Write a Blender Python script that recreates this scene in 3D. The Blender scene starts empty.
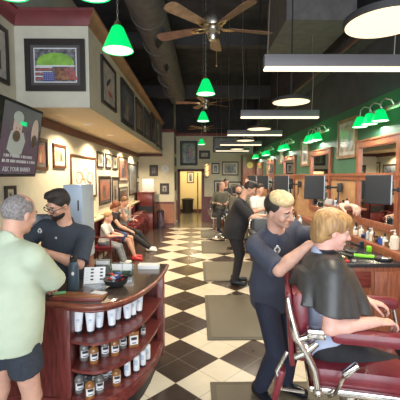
import bpy, bmesh, math, random
import numpy as np
from mathutils import Vector, Matrix
random.seed(7)
col = bpy.context.scene.collection
R = math.radians
PI = math.pi

# ------------------------------------------------------------------ camera
CAMZ = 1.9
FPX = 345.0
PITCH = math.atan(24.0/345.0)
YAW = math.atan(3.0/345.0)
cam_data = bpy.data.cameras.new('camera'); cam = bpy.data.objects.new('camera', cam_data); col.objects.link(cam)
cam_data.sensor_width = 36.0; cam_data.lens = 36.0*FPX/400.0; cam_data.clip_start = 0.05
cam.location = (0, 0, CAMZ); cam.rotation_euler = (PI/2-PITCH, 0, -YAW)
bpy.context.scene.camera = cam
_M = cam.rotation_euler.to_matrix()
CP = Vector((0, 0, CAMZ))
def ray(px, py):
    return _M @ Vector(((px-200)/FPX, -(py-200)/FPX, -1.0))
def at(px, py, Y):                 # point on the plane y = Y
    d = ray(px, py); return CP + d*(Y/d.y)
def atx(px, py, X):                # point on the plane x = X
    d = ray(px, py); return CP + d*(X/d.x)
def atz(px, py, Z):                # point on the plane z = Z
    d = ray(px, py); return CP + d*((Z-CAMZ)/d.z)

# ------------------------------------------------------------------ materials
def mat(name, color, rough=0.5, metal=0.0, noise=0.0, nscale=20.0, bump=0.0, emit=None, estr=0.0, trans=0.0, coat=0.0, stretch=None, color2=None, sheen=0.0, alpha=1.0):
    m = bpy.data.materials.new(name); m.use_nodes = True
    nt = m.node_tree; p = nt.nodes['Principled BSDF']
    c = tuple(color)+(1,)
    p.inputs['Base Color'].default_value = c
    p.inputs['Roughness'].default_value = rough; p.inputs['Metallic'].default_value = metal
    if coat: p.inputs['Coat Weight'].default_value = coat
    if sheen: p.inputs['Sheen Weight'].default_value = sheen
    if trans: p.inputs['Transmission Weight'].default_value = trans
    if emit: p.inputs['Emission Color'].default_value = tuple(emit)+(1,); p.inputs['Emission Strength'].default_value = estr
    if noise or bump or color2:
        tc = nt.nodes.new('ShaderNodeTexCoord'); mp = nt.nodes.new('ShaderNodeMapping')
        nt.links.new(tc.outputs['Object'], mp.inputs[0])
        if stretch: mp.inputs['Scale'].default_value = stretch
        n = nt.nodes.new('ShaderNodeTexNoise'); n.inputs['Scale'].default_value = nscale; n.inputs['Detail'].default_value = 5
        nt.links.new(mp.outputs[0], n.inputs['Vector'])
        if noise or color2:
            r = nt.nodes.new('ShaderNodeValToRGB')
            a = tuple(color2) if color2 else tuple(max(0, x*(1-noise)) for x in color)
            b = tuple(color) if color2 else tuple(min(1, x*(1+noise)) for x in color)
            r.color_ramp.elements[0].color = a+(1,); r.color_ramp.elements[1].color = b+(1,)
            r.color_ramp.elements[0].position = 0.35; r.color_ramp.elements[1].position = 0.65
            nt.links.new(n.outputs['Fac'], r.inputs[0]); nt.links.new(r.outputs[0], p.inputs['Base Color'])
        if bump:
            b_ = nt.nodes.new('ShaderNodeBump'); b_.inputs['Strength'].default_value = bump; b_.inputs['Distance'].default_value = 0.01
            nt.links.new(n.outputs['Fac'], b_.inputs['Height']); nt.links.new(b_.outputs[0], p.inputs['Normal'])
    return m
def glass_mat(name, color, rough=0.05, fac=0.35):      # thin clear glass: glossy over transparent
    m = bpy.data.materials.new(name); m.use_nodes = True; nt = m.node_tree; nt.nodes.clear()
    o = nt.nodes.new('ShaderNodeOutputMaterial'); g = nt.nodes.new('ShaderNodeBsdfGlossy'); t = nt.nodes.new('ShaderNodeBsdfTransparent'); mx = nt.nodes.new('ShaderNodeMixShader')
    g.inputs['Roughness'].default_value = rough; t.inputs['Color'].default_value = tuple(color)+(1,)
    mx.inputs[0].default_value = fac
    nt.links.new(t.outputs[0], mx.inputs[1]); nt.links.new(g.outputs[0], mx.inputs[2]); nt.links.new(mx.outputs[0], o.inputs[0])
    return m
M = {}
def defm(k, *a, **kw): M[k] = mat(k, *a, **kw); return M[k]
defm('cream', (.62,.59,.48), .75, noise=.04, nscale=6)
defm('cream_far', (.66,.62,.48), .75, noise=.04, nscale=6)
defm('green_wall', (.032,.125,.062), .6, noise=.08, nscale=4)
defm('black_wall', (.05,.046,.052), .9, noise=.2, nscale=3)
defm('ceiling_black', (.045,.042,.048), .9, noise=.3, nscale=3)
defm('duct', (.13,.12,.115), .7, noise=.15, nscale=8, bump=.2)
defm('beam', (.06,.055,.058), .8, noise=.2)
defm('crown', (.19,.045,.05), .4, noise=.15, nscale=5, stretch=(1,.1,1))
defm('crown_gold', (.33,.19,.10), .45, noise=.15, nscale=5)
defm('soffit', (.55,.45,.30), .6, noise=.05)
defm('trim_maroon', (.11,.03,.025), .45, noise=.2, nscale=6)
defm('purple_trim', (.16,.07,.085), .5, noise=.15)
defm('mahogany', (.15,.030,.026), .35, noise=.35, nscale=9, stretch=(6,6,.7), coat=.3)
defm('mahogany_h', (.16,.033,.028), .35, noise=.35, nscale=9, stretch=(.7,6,6), coat=.3)
defm('wood_orange', (.27,.085,.04), .4, noise=.3, nscale=10, stretch=(5,5,.8), coat=.2)
defm('wood_door', (.24,.09,.035), .45, noise=.3, nscale=8, stretch=(6,6,.6))
defm('dark_top', (.075,.055,.045), .22, noise=.3, nscale=30, coat=.4)
defm('black_top', (.03,.033,.04), .25, noise=.2, nscale=40)
defm('mat_rubber', (.13,.115,.085), .6, noise=.06, nscale=60, bump=.2)
defm('mat_edge', (.10,.088,.065), .65)
defm('frame_black', (.03,.022,.02), .4)
defm('frame_brown', (.085,.035,.018), .4, noise=.3)
defm('frame_wood', (.28,.15,.07), .45, noise=.3)
defm('matboard', (.72,.66,.55), .8)
defm('matboard_dark', (.10,.09,.09), .8)
defm('white', (.8,.8,.8), .5)
defm('white_plastic', (.75,.78,.82), .35)
defm('black_plastic', (.018,.018,.020), .55)
defm('screen', (.006,.006,.008), .5)
defm('drum_black', (.03,.028,.03), .6)
defm('black_vinyl', (.03,.032,.04), .4)
defm('chrome', (.75,.74,.72), .14, 1.0)
defm('brass', (.62,.45,.24), .28, 1.0)
defm('nickel', (.6,.55,.48), .3, 1.0)
defm('leather', (.17,.018,.028), .33, noise=.15, nscale=14, bump=.15, coat=.15)
defm('fan_light', (.33,.2,.12), .45, noise=.25, nscale=12)
defm('fan_dark', (.22,.105,.07), .45, noise=.25, nscale=12)
defm('green_shade', (.0,.30,.08), .35, emit=(.0,.72,.14), estr=.75)
defm('shade_white', (.9,.9,.85), .5, emit=(1,.97,.88), estr=2.2)
defm('lamp_warm', (.35,.30,.2), .5, emit=(1,.80,.50), estr=1.15)
defm('lamp_linear', (.4,.37,.3), .5, emit=(1,.86,.60), estr=1.3)
defm('linear_body', (.13,.12,.125), .5)
defm('denim', (.035,.06,.16), .8, noise=.25, nscale=60)
defm('skin', (.60,.34,.25), .55, noise=.06, nscale=30)
defm('skin_fair', (.72,.40,.32), .5, noise=.08, nscale=25)
defm('skin_tan', (.50,.27,.19), .5, noise=.06, nscale=30)
defm('lip', (.40,.14,.12), .45)
defm('brow', (.04,.03,.025), .8)
defm('eye_white', (.42,.38,.36), .3)
defm('iris', (.03,.02,.015), .2)
defm('hair_dark', (.022,.016,.014), .6, noise=.5, nscale=70, bump=.4, stretch=(3,3,.5))
defm('hair_grey', (.22,.20,.20), .75, noise=.35, nscale=70, bump=.4)
defm('hair_blond', (.68,.53,.30), .6, noise=.2, nscale=60, bump=.5, color2=(.42,.30,.14), stretch=(3,1,1))
defm('hair_ginger', (.46,.27,.10), .5, bump=.5, color2=(.25,.14,.065), nscale=45, stretch=(1.6,1.6,.25))
defm('hair_red', (.16,.045,.022), .6, noise=.4, nscale=60, bump=.4)
defm('hair_brown', (.14,.07,.035), .6, noise=.4, nscale=60, bump=.4)
defm('hair_boy', (.36,.20,.09), .6, noise=.3, nscale=60, bump=.4)
defm('shirt_mint', (.47,.54,.41), .85, noise=.04, nscale=12, bump=.1)
defm('shirt_navy', (.048,.055,.085), .8, noise=.1, nscale=80, bump=.1)
defm('shirt_slate', (.035,.045,.065), .8, noise=.1, nscale=80, bump=.1)
defm('pants_navy', (.018,.022,.045), .8, noise=.1, nscale=60)
defm('shorts_dark', (.03,.037,.052), .85, noise=.15, nscale=60)
defm('black_cloth', (.018,.018,.022), .85, noise=.15, nscale=50)
defm('cape', (.05,.05,.05), .42, noise=.08, nscale=30)
defm('light_blue', (.42,.47,.62), .8, noise=.05)
defm('white_cloth', (.70,.70,.68), .85, noise=.05)
defm('grey_cloth', (.30,.30,.29), .85, noise=.1)
defm('olive_cloth', (.11,.105,.08), .85, noise=.1)
defm('jeans_grey', (.22,.24,.27), .85, noise=.2)
defm('red_shoe', (.5,.03,.04), .5)
defm('shoe_black', (.012,.014,.02), .25)
defm('lime', (.22,.75,.02), .45)
defm('blue_plastic', (.04,.10,.40), .35)
defm('steel_blue', (.05,.08,.11), .4)
defm('tile_dark', (.06,.045,.04), .35)
defm('tan_wood', (.30,.12,.045), .35, noise=.3, nscale=12)
defm('paper', (.74,.75,.76), .7)
defm('ink', (.05,.05,.07), .7)
defm('red', (.55,.04,.04), .4); defm('blue', (.05,.12,.55), .4)
defm('yellow', (.75,.55,.12), .5)
defm('amber', (.30,.13,.04), .15, coat=.5)
defm('clear_liquid', (.17,.16,.15), .12, coat=.6)
defm('label_black', (.02,.02,.02), .5)
defm('pic_dark', (.16,.13,.11), .3, color2=(.02,.02,.025), nscale=5)
defm('pic_blue', (.22,.27,.33), .3, color2=(.03,.035,.05), nscale=6)
defm('pic_sepia', (.50,.42,.30), .3, color2=(.16,.12,.09), nscale=7)
defm('pic_red', (.50,.13,.09), .3, color2=(.12,.10,.09), nscale=8)
defm('pic_green', (.22,.34,.14), .3, color2=(.10,.09,.08), nscale=5)
defm('pic_light', (.62,.58,.48), .4, color2=(.36,.36,.36), nscale=7)
defm('field_green', (.25,.48,.08), .4, noise=.2, nscale=14)
defm('stand_grey', (.25,.25,.27), .4, color2=(.05,.05,.06), nscale=30)
defm('stripe_red', (.5,.1,.08), .4); defm('crowd', (.42,.2,.1), .4, color2=(.1,.05,.05), nscale=22)
defm('flag_blue', (.07,.09,.30), .4)
defm('flesh_print', (.42,.33,.28), .3, color2=(.12,.08,.08), nscale=6)
defm('grey_panel', (.16,.16,.17), .3, color2=(.30,.30,.30), nscale=4)
defm('bluewhite', (.45,.55,.68), .4)
defm('yellow_wall', (.75,.62,.34), .7)
defm('fabric_print', (.03,.10,.06), .4)
M['clear'] = glass_mat('clear', (.85,.9,.9), .05, .3)
M['mirror'] = mat('mirror', (.85,.87,.86), .015, 1.0)
def brick_mat(name, c1, c2, cm, sc=6.0, axis='x', bw=.5, rh=.25):
    m = bpy.data.materials.new(name); m.use_nodes = True; nt = m.node_tree; p = nt.nodes['Principled BSDF']
    tc = nt.nodes.new('ShaderNodeTexCoord'); sp = nt.nodes.new('ShaderNodeSeparateXYZ'); cb = nt.nodes.new('ShaderNodeCombineXYZ')
    nt.links.new(tc.outputs['Object'], sp.inputs[0])
    nt.links.new(sp.outputs['X' if axis=='x' else 'Y'], cb.inputs[0]); nt.links.new(sp.outputs['Z'], cb.inputs[1])
    b = nt.nodes.new('ShaderNodeTexBrick'); b.inputs['Scale'].default_value = sc
    b.inputs['Color1'].default_value = c1+(1,); b.inputs['Color2'].default_value = c2+(1,); b.inputs['Mortar'].default_value = cm+(1,)
    b.inputs['Brick Width'].default_value = bw; b.inputs['Row Height'].default_value = rh; b.inputs['Mortar Size'].default_value = .02
    nt.links.new(cb.outputs[0], b.inputs['Vector']); nt.links.new(b.outputs[0], p.inputs['Base Color']); p.inputs['Roughness'].default_value = .6
    return m
M['brick'] = brick_mat('brick', (.50,.28,.13), (.42,.22,.10), (.40,.24,.13), 2.2, 'y')
M['brick_far'] = brick_mat('brick_far', (.40,.17,.11), (.34,.14,.09), (.30,.17,.13), 2.2, 'x')
def floor_mat():
    m = bpy.data.materials.new('checker_tile'); m.use_nodes = True; nt = m.node_tree; p = nt.nodes['Principled BSDF']; L = nt.links
    tc = nt.nodes.new('ShaderNodeTexCoord'); sp = nt.nodes.new('ShaderNodeSeparateXYZ'); L.new(tc.outputs['Object'], sp.inputs[0])
    def math_(op, a, b=None):
        n = nt.nodes.new('ShaderNodeMath'); n.operation = op
        for i, v in enumerate((a, b)):
            if v is None: continue
            if isinstance(v, (int, float)): n.inputs[i].default_value = v
            else: L.new(v, n.inputs[i])
        return n.outputs[0]
    D = 0.85; x0, y0 = -.197, 3.90       # a corner where dark diamonds meet
    x = math_('SUBTRACT', sp.outputs['X'], x0); y = math_('SUBTRACT', sp.outputs['Y'], y0)
    u = math_('DIVIDE', math_('ADD', x, y), D); v = math_('DIVIDE', math_('SUBTRACT', y, x), D)
    par = math_('FLOORED_MODULO', math_('ADD', math_('FLOOR', u), math_('FLOOR', v)), 2.0)   # 0 = dark
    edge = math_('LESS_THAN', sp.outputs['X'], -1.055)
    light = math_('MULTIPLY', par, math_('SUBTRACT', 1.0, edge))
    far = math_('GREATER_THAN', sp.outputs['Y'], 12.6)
    # grout on half tiles
    def gr(t):
        f = math_('FRACT', math_('MULTIPLY', t, 2.0)); return math_('LESS_THAN', math_('ABSOLUTE', math_('SUBTRACT', f, .5)), .488)
    g = math_('MULTIPLY', gr(u), gr(v))
    n = nt.nodes.new('ShaderNodeTexNoise'); n.inputs['Scale'].default_value = 7; n.inputs['Detail'].default_value = 4
    L.new(tc.outputs['Object'], n.inputs['Vector'])
    def mix(f, a, b):
        k = nt.nodes.new('ShaderNodeMix'); k.data_type = 'RGBA'
        if isinstance(f, float): k.inputs[0].default_value = f
        else: L.new(f, k.inputs[0])
        for i, w in ((6, a), (7, b)):
            if isinstance(w, tuple): k.inputs[i].default_value = w+(1,)
            else: L.new(w, k.inputs[i])
        return k.outputs[2]
    dk = mix(n.outputs['Fac'], (.042,.028,.022), (.072,.052,.042))
    lt = mix(n.outputs['Fac'], (.62,.55,.42), (.74,.68,.55))
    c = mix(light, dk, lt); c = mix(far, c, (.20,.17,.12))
    gc = mix(light, (.15,.12,.10), (.42,.36,.27))
    c = mix(g, gc, c)
    L.new(c, p.inputs['Base Color']); p.inputs['Roughness'].default_value = .22
    return m
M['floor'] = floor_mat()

# ------------------------------------------------------------------ mesh helpers
class MB:
    def __init__(s): s.v = []; s.f = []; s.mi = []
    def add(s, vs, fs, mi=0):
        o = len(s.v); s.v += [tuple(v) for v in vs]; s.f += [tuple(i+o for i in f) for f in fs]; s.mi += [mi]*len(fs)
        return s
    def box(s, x0, x1, y0, y1, z0, z1, mi=0, M_=None, bev=0):
        if x0 > x1: x0, x1 = x1, x0
        if y0 > y1: y0, y1 = y1, y0
        if z0 > z1: z0, z1 = z1, z0
        if bev > 0:
            bm = bmesh.new(); bmesh.ops.create_cube(bm, size=1)
            for v in bm.verts: v.co = Vector(((x0+x1)/2+v.co.x*(x1-x0), (y0+y1)/2+v.co.y*(y1-y0), (z0+z1)/2+v.co.z*(z1-z0)))
            bmesh.ops.bevel(bm, geom=bm.edges[:], offset=bev, segments=2, affect='EDGES', profile=.5)
            bm.verts.index_update()
            vs = [v.co.copy() for v in bm.verts]; fs = [[v.index for v in f.verts] for f in bm.faces]; bm.free()
        else:
            vs = [(x0,y0,z0),(x1,y0,z0),(x1,y1,z0),(x0,y1,z0),(x0,y0,z1),(x1,y0,z1),(x1,y1,z1),(x0,y1,z1)]
            fs = [(0,3,2,1),(4,5,6,7),(0,1,5,4),(1,2,6,5),(2,3,7,6),(3,0,4,7)]
        if M_ is not None: vs = [M_ @ Vector(v) for v in vs]
        return s.add(vs, fs, mi)
    def tube(s, pts, r, n=10, mi=0, cap=True, closed=False):
        pts = [Vector(p) for p in pts]; m = len(pts)
        rs = r if isinstance(r, (list, tuple)) else [r]*m
        vs = []; fs = []; prev = None
        for i, p in enumerate(pts):
            if closed: t = pts[(i+1) % m]-pts[i-1]
            else: t = pts[min(i+1, m-1)]-pts[max(i-1, 0)]
            t.normalize()
            if prev is None:
                a = Vector((0,0,1)) if abs(t.z) < .9 else Vector((1,0,0)); u = t.cross(a).normalized()
            else: u = (prev - t*prev.dot(t)).normalized()
            prev = u; w = t.cross(u)
            for k in range(n):
                a = 2*PI*k/n; vs.append(p + (u*math.cos(a)+w*math.sin(a))*rs[i])
        for i in range(m if closed else m-1):
            j = (i+1) % m
            for k in range(n): fs.append((i*n+k, i*n+(k+1)%n, j*n+(k+1)%n, j*n+k))
        if cap and not closed: fs.append(tuple(range(n-1,-1,-1))); fs.append(tuple((m-1)*n+k for k in range(n)))
        return s.add(vs, fs, mi)
    def lathe(s, prof, o=(0,0,0), n=24, mi=0, axis='z', cap=True):
        vs = []; fs = []; o = Vector(o); m = len(prof)
        for r, h in prof:
            for k in range(n):
                a = 2*PI*k/n; c, d = r*math.cos(a), r*math.sin(a)
                p = Vector((c,d,h)) if axis=='z' else (Vector((h,c,d)) if axis=='x' else Vector((d,h,c)))
                vs.append(o+p)
        for i in range(m-1):
            for k in range(n): fs.append((i*n+k, i*n+(k+1)%n, (i+1)*n+(k+1)%n, (i+1)*n+k))
        if cap:
            if prof[0][0] > 1e-5: fs.append(tuple(range(n-1,-1,-1)))
            if prof[-1][0] > 1e-5: fs.append(tuple((m-1)*n+k for k in range(n)))
        return s.add(vs, fs, mi)
    def prism(s, poly, z0, z1, mi=0, ax='z'):
        n = len(poly)
        def P(a, b, c): return {'z': (a,b,c), 'x': (c,a,b), 'y': (a,c,b)}[ax]
        vs = [P(a,b,z0) for a,b in poly]+[P(a,b,z1) for a,b in poly]
        fs = [tuple(range(n-1,-1,-1)), tuple(range(n,2*n))]+[(i,(i+1)%n,(i+1)%n+n,i+n) for i in range(n)]
        return s.add(vs, fs, mi)
    def ball(s, c, r, n=14, mi=0):
        if isinstance(r, (int,float)): r = (r,r,r)
        m = n//2; c = Vector(c); vs = [c+Vector((0,0,-r[2]))]; fs = []
        for i in range(1, m):
            ph = -PI/2+PI*i/m
            for k in range(n):
                a = 2*PI*k/n; vs.append(c+Vector((r[0]*math.cos(ph)*math.cos(a), r[1]*math.cos(ph)*math.sin(a), r[2]*math.sin(ph))))
        vs.append(c+Vector((0,0,r[2]))); L = len(vs)-1
        for k in range(n):
            fs.append((0, 1+(k+1)%n, 1+k)); fs.append((L, L-n+k, L-n+(k+1)%n))
        for i in range(m-2):
            for k in range(n): fs.append((1+i*n+k, 1+i*n+(k+1)%n, 1+(i+1)*n+(k+1)%n, 1+(i+1)*n+k))
        return s.add(vs, fs, mi)
    def grid(s, rows, mi=0, closed=False):
        n = len(rows[0]); vs = [p for r in rows for p in r]; fs = []
        for i in range(len(rows)-1):
            for k in range(n if closed else n-1):
                fs.append((i*n+k, i*n+(k+1)%n, (i+1)*n+(k+1)%n, (i+1)*n+k))
        return s.add(vs, fs, mi)
    def build(s, name, mats, parent=None, smooth=None, loc=None, solid=0):
        me = bpy.data.meshes.new(name)
        me.from_pydata([tuple(v) for v in s.v], [], s.f)
        if not isinstance(mats, (list, tuple)): mats = [mats]
        for m in mats: me.materials.append(M[m] if isinstance(m, str) else m)
        me.polygons.foreach_set('material_index', s.mi)
        bm = bmesh.new(); bm.from_mesh(me); bmesh.ops.recalc_face_normals(bm, faces=bm.faces[:])
        for f in bm.faces: f.smooth = smooth is not False
        if smooth is not False:
            an = R(38)
            for e in bm.edges:
                e.smooth = not (len(e.link_faces) == 2 and e.calc_face_angle(0) > an)
        bm.to_mesh(me); bm.free()
        o = bpy.data.objects.new(name, me); col.objects.link(o)
        if parent is not None: o.parent = parent
        if loc is not None: o.location = loc
        if solid:
            md = o.modifiers.new('solid', 'SOLIDIFY'); md.thickness = solid; md.offset = 0
        return o
def box(name, m, x0, x1, y0, y1, z0, z1, parent=None, bev=0): return MB().box(x0,x1,y0,y1,z0,z1,bev=bev).build(name, m, parent)
def tag(o, label=None, cat=None, group=None, kind=None):
    if label: o['label'] = label
    if cat: o['category'] = cat
    if group: o['group'] = group
    if kind: o['kind'] = kind
    return o
def thing(name, label, cat, loc=(0,0,0), rz=0, group=None):
    o = bpy.data.objects.new(name, None); col.objects.link(o); o.location = loc; o.rotation_euler = (0,0,rz); o.empty_display_size = .1
    return tag(o, label, cat, group)
def struct(o): o['kind'] = 'structure'; return o
def dup(root, loc=None, rz=None, label=None, group=None, sc=None):
    r = root.copy(); col.objects.link(r)
    if loc is not None: r.location = loc
    if rz is not None: r.rotation_euler = (0,0,rz)
    if label: r['label'] = label
    if group: r['group'] = group
    if sc: r.scale = sc
    for ch in list(root.children):
        c = ch.copy(); col.objects.link(c); c.parent = r
        for g in list(ch.children):
            d = g.copy(); col.objects.link(d); d.parent = c
    return r
def text_part(s, size, m, parent, loc, rot, name='lettering', align='CENTER', ext=.0008):
    cu = bpy.data.curves.new(name, 'FONT'); cu.body = s; cu.size = size; cu.extrude = ext; cu.align_x = align; cu.align_y = 'CENTER'; cu.resolution_u = 2
    t = bpy.data.objects.new('tmp_text', cu); col.objects.link(t)
    bpy.context.view_layer.update()
    me = bpy.data.meshes.new_from_object(t.evaluated_get(bpy.context.evaluated_depsgraph_get()))
    bpy.data.objects.remove(t); bpy.data.curves.remove(cu)
    me.materials.clear(); me.materials.append(M[m]); me.name = name
    o = bpy.data.objects.new(name, me); col.objects.link(o); o.parent = parent; o.location = loc; o.rotation_euler = rot
    return o
# ------------------------------------------------------------------ people: implicit bodies, surfaced with dual nets
def nrm(v): v = Vector(v); return v.normalized()
class Pr:                    # one primitive: rounded cone or ellipsoid
    def __init__(s, kind, a, b=None, ra=.05, rb=None, flat=None, cuts=(), op='add', k=None, axes=None):
        s.kind = kind; s.a = Vector(a); s.b = Vector(b) if b is not None else None; s.ra = ra; s.rb = ra if rb is None else rb
        s.flat = flat; s.cuts = cuts; s.op = op; s.k = k; s.axes = axes
    def bounds(s):
        if s.kind == 'cap':
            r = max(s.ra, s.rb)
            return [min(s.a[i], s.b[i])-r for i in range(3)], [max(s.a[i], s.b[i])+r for i in range(3)]
        r = max(s.ra); return [s.a[i]-r for i in range(3)], [s.a[i]+r for i in range(3)]
    def ev(s, X, Y, Z):
        if s.kind == 'cap':
            d = s.b-s.a; L2 = max(d.dot(d), 1e-9)
            px, py, pz = X-s.a.x, Y-s.a.y, Z-s.a.z
            t = np.clip((px*d.x+py*d.y+pz*d.z)/L2, 0, 1)
            qx, qy, qz = px-t*d.x, py-t*d.y, pz-t*d.z
            if s.flat:
                n, kf = s.flat; c = (qx*n.x+qy*n.y+qz*n.z)*(kf-1)
                qx = qx+c*n.x; qy = qy+c*n.y; qz = qz+c*n.z
            f = np.sqrt(qx*qx+qy*qy+qz*qz)-(s.ra+(s.rb-s.ra)*t)
        else:
            px, py, pz = X-s.a.x, Y-s.a.y, Z-s.a.z; q = 0
            for ax, r in zip(s.axes, s.ra): q = q+((px*ax.x+py*ax.y+pz*ax.z)/r)**2
            f = (np.sqrt(q)-1)*min(s.ra)*1.15
        for pt, n in s.cuts: f = np.maximum(f, (X-pt[0])*n[0]+(Y-pt[1])*n[1]+(Z-pt[2])*n[2])
        return f
def cap(a, b, ra, rb=None, **k): return Pr('cap', a, b, ra, rb, **k)
def ell(c, radii, axes, **k): return Pr('ell', c, None, tuple(radii), axes=axes, **k)
def surface(prims, vox, k=.025, cuts=(), noise=0.0, nf=1.0, inflate=0.0):
    lo = np.full(3, 1e9); hi = -lo
    for p in prims:
        if p.op == 'sub': continue
        a, b = p.bounds(); lo = np.minimum(lo, a); hi = np.maximum(hi, b)
    lo -= 3*vox+inflate+.01; hi += 3*vox+inflate+.01
    n = np.ceil((hi-lo)/vox).astype(int)+1
    ax = [(lo[i]+vox*np.arange(n[i])).astype(np.float32) for i in range(3)]
    F = np.full(tuple(n), .25, np.float32)
    for p in prims:
        kk = p.k if p.k is not None else k; m = kk+2.5*vox+inflate+.012
        a, b = p.bounds(); s = []
        for i in range(3):
            i0 = max(0, int((a[i]-m-lo[i])/vox)); i1 = min(n[i], int((b[i]+m-lo[i])/vox)+2); s.append(slice(i0, i1))
        s = tuple(s); X = ax[0][s[0]][:,None,None]; Y = ax[1][s[1]][None,:,None]; Z = ax[2][s[2]][None,None,:]
        f = p.ev(X, Y, Z)-inflate; G = F[s]
        if p.op == 'add':
            h = np.clip(.5+.5*(G-f)/kk, 0, 1); F[s] = (G*(1-h)+f*h-kk*h*(1-h))
        else:
            h = np.clip(.5-.5*(G+f)/kk, 0, 1); F[s] = (G*(1-h)-f*h+kk*h*(1-h))
    X = ax[0][:,None,None]; Y = ax[1][None,:,None]; Z = ax[2][None,None,:]
    if noise:
        F += (noise*(np.sin(nf*(19*X+9*Z)+2.1*np.sin(nf*14*Y+3))*.6+.5*np.sin(nf*(31*Z-13*Y+5*X)+1.7*np.sin(nf*17*X)))).astype(np.float32)
    for pt, nn in cuts: F = np.maximum(F, (X-pt[0])*nn[0]+(Y-pt[1])*nn[1]+(Z-pt[2])*nn[2])
    S = F < 0
    cs = [(0,0,0),(1,0,0),(0,1,0),(1,1,0),(0,0,1),(1,0,1),(0,1,1),(1,1,1)]
    def sub(A, c): return A[c[0]:A.shape[0]-1+c[0], c[1]:A.shape[1]-1+c[1], c[2]:A.shape[2]-1+c[2]]
    cnt = np.zeros(tuple(n-1), np.uint8)
    for c in cs: cnt += sub(S, c)
    act = np.argwhere((cnt > 0) & (cnt < 8))
    idx = np.full(tuple(n-1), -1, np.int64); idx[act[:,0],act[:,1],act[:,2]] = np.arange(len(act))
    fv = [F[act[:,0]+c[0], act[:,1]+c[1], act[:,2]+c[2]] for c in cs]
    P = np.zeros((len(act),3)); C = np.zeros(len(act))
    for i in range(8):
        for j in range(i+1, 8):
            dv = [cs[j][q]-cs[i][q] for q in range(3)]
            if sum(map(abs, dv)) != 1: continue
            m = (fv[i] < 0) != (fv[j] < 0); t = np.where(m, fv[i]/np.where(m, fv[i]-fv[j], 1), 0)
            for q in range(3): P[:,q] += np.where(m, cs[i][q]+t*dv[q], 0)
            C += m
    P = (P/C[:,None]+act)*vox+lo
    quads = []
    for a in range(3):
        b, c = (a+1)%3, (a+2)%3
        sl0 = [slice(1,-1)]*3; sl1 = [slice(1,-1)]*3; sl0[a] = slice(0,-1); sl1[a] = slice(1,None)
        s0 = S[tuple(sl0)]; s1 = S[tuple(sl1)]; e = np.argwhere(s0 != s1)
        if not len(e): continue
        ins = s0[e[:,0],e[:,1],e[:,2]]
        base = e.copy(); base[:,b] += 1; base[:,c] += 1
        def g(db, dc):
            q = base.copy(); q[:,b] += db; q[:,c] += dc
            ok = np.minimum(q, np.array(idx.shape)-1); return idx[ok[:,0],ok[:,1],ok[:,2]]
        q = np.stack([g(-1,-1), g(0,-1), g(0,0), g(-1,0)], 1)
        q[~ins] = q[~ins][:,::-1]; q = q[(q >= 0).all(1)]; quads.append(q)
    return P, np.concatenate(quads)
def surf_obj(name, mats, parent, prims, vox, k=.025, off=Vector((0,0,0)), regions=(), **kw):
    P, Q = surface(prims, vox, k, **kw)
    me = bpy.data.meshes.new(name)
    Pl = (P-np.array(off)).astype(np.float32)
    me.vertices.add(len(P)); me.vertices.foreach_set('co', Pl.ravel())
    me.loops.add(len(Q)*4); me.loops.foreach_set('vertex_index', Q.ravel().astype(np.int32))
    me.polygons.add(len(Q)); me.polygons.foreach_set('loop_start', np.arange(0, len(Q)*4, 4, dtype=np.int32))
    me.polygons.foreach_set('loop_total', np.full(len(Q), 4, np.int32))
    me.update(calc_edges=True); me.validate()
    if not isinstance(mats, (list,tuple)): mats = [mats]
    for m in mats: me.materials.append(M[m])
    if regions:
        ctr = P[Q].mean(1); mi = np.zeros(len(Q), np.int32)
        for i, pr in regions:
            f = pr.ev(ctr[:,0], ctr[:,1], ctr[:,2]); mi[f < 0] = i
        if len(me.polygons) == len(Q): me.polygons.foreach_set('material_index', mi)
    me.polygons.foreach_set('use_smooth', np.ones(len(me.polygons), bool))
    o = bpy.data.objects.new(name, me); col.objects.link(o); o.parent = parent
    return o
def ik(a, b, l1, l2, hint):
    a = Vector(a); b = Vector(b); d = b-a; L = d.length
    if L > (l1+l2)*.995: b = a+d*((l1+l2)*.995/L); d = b-a; L = d.length
    L = max(L, abs(l1-l2)+.02)
    c = (l1*l1-l2*l2+L*L)/(2*L); h = math.sqrt(max(0, l1*l1-c*c)); u = d.normalized()
    w = Vector(hint); w = w-u*w.dot(u); w = w.normalized() if w.length > 1e-4 else Vector((0,0,-1))
    return a+u*c+w*h, b
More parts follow.
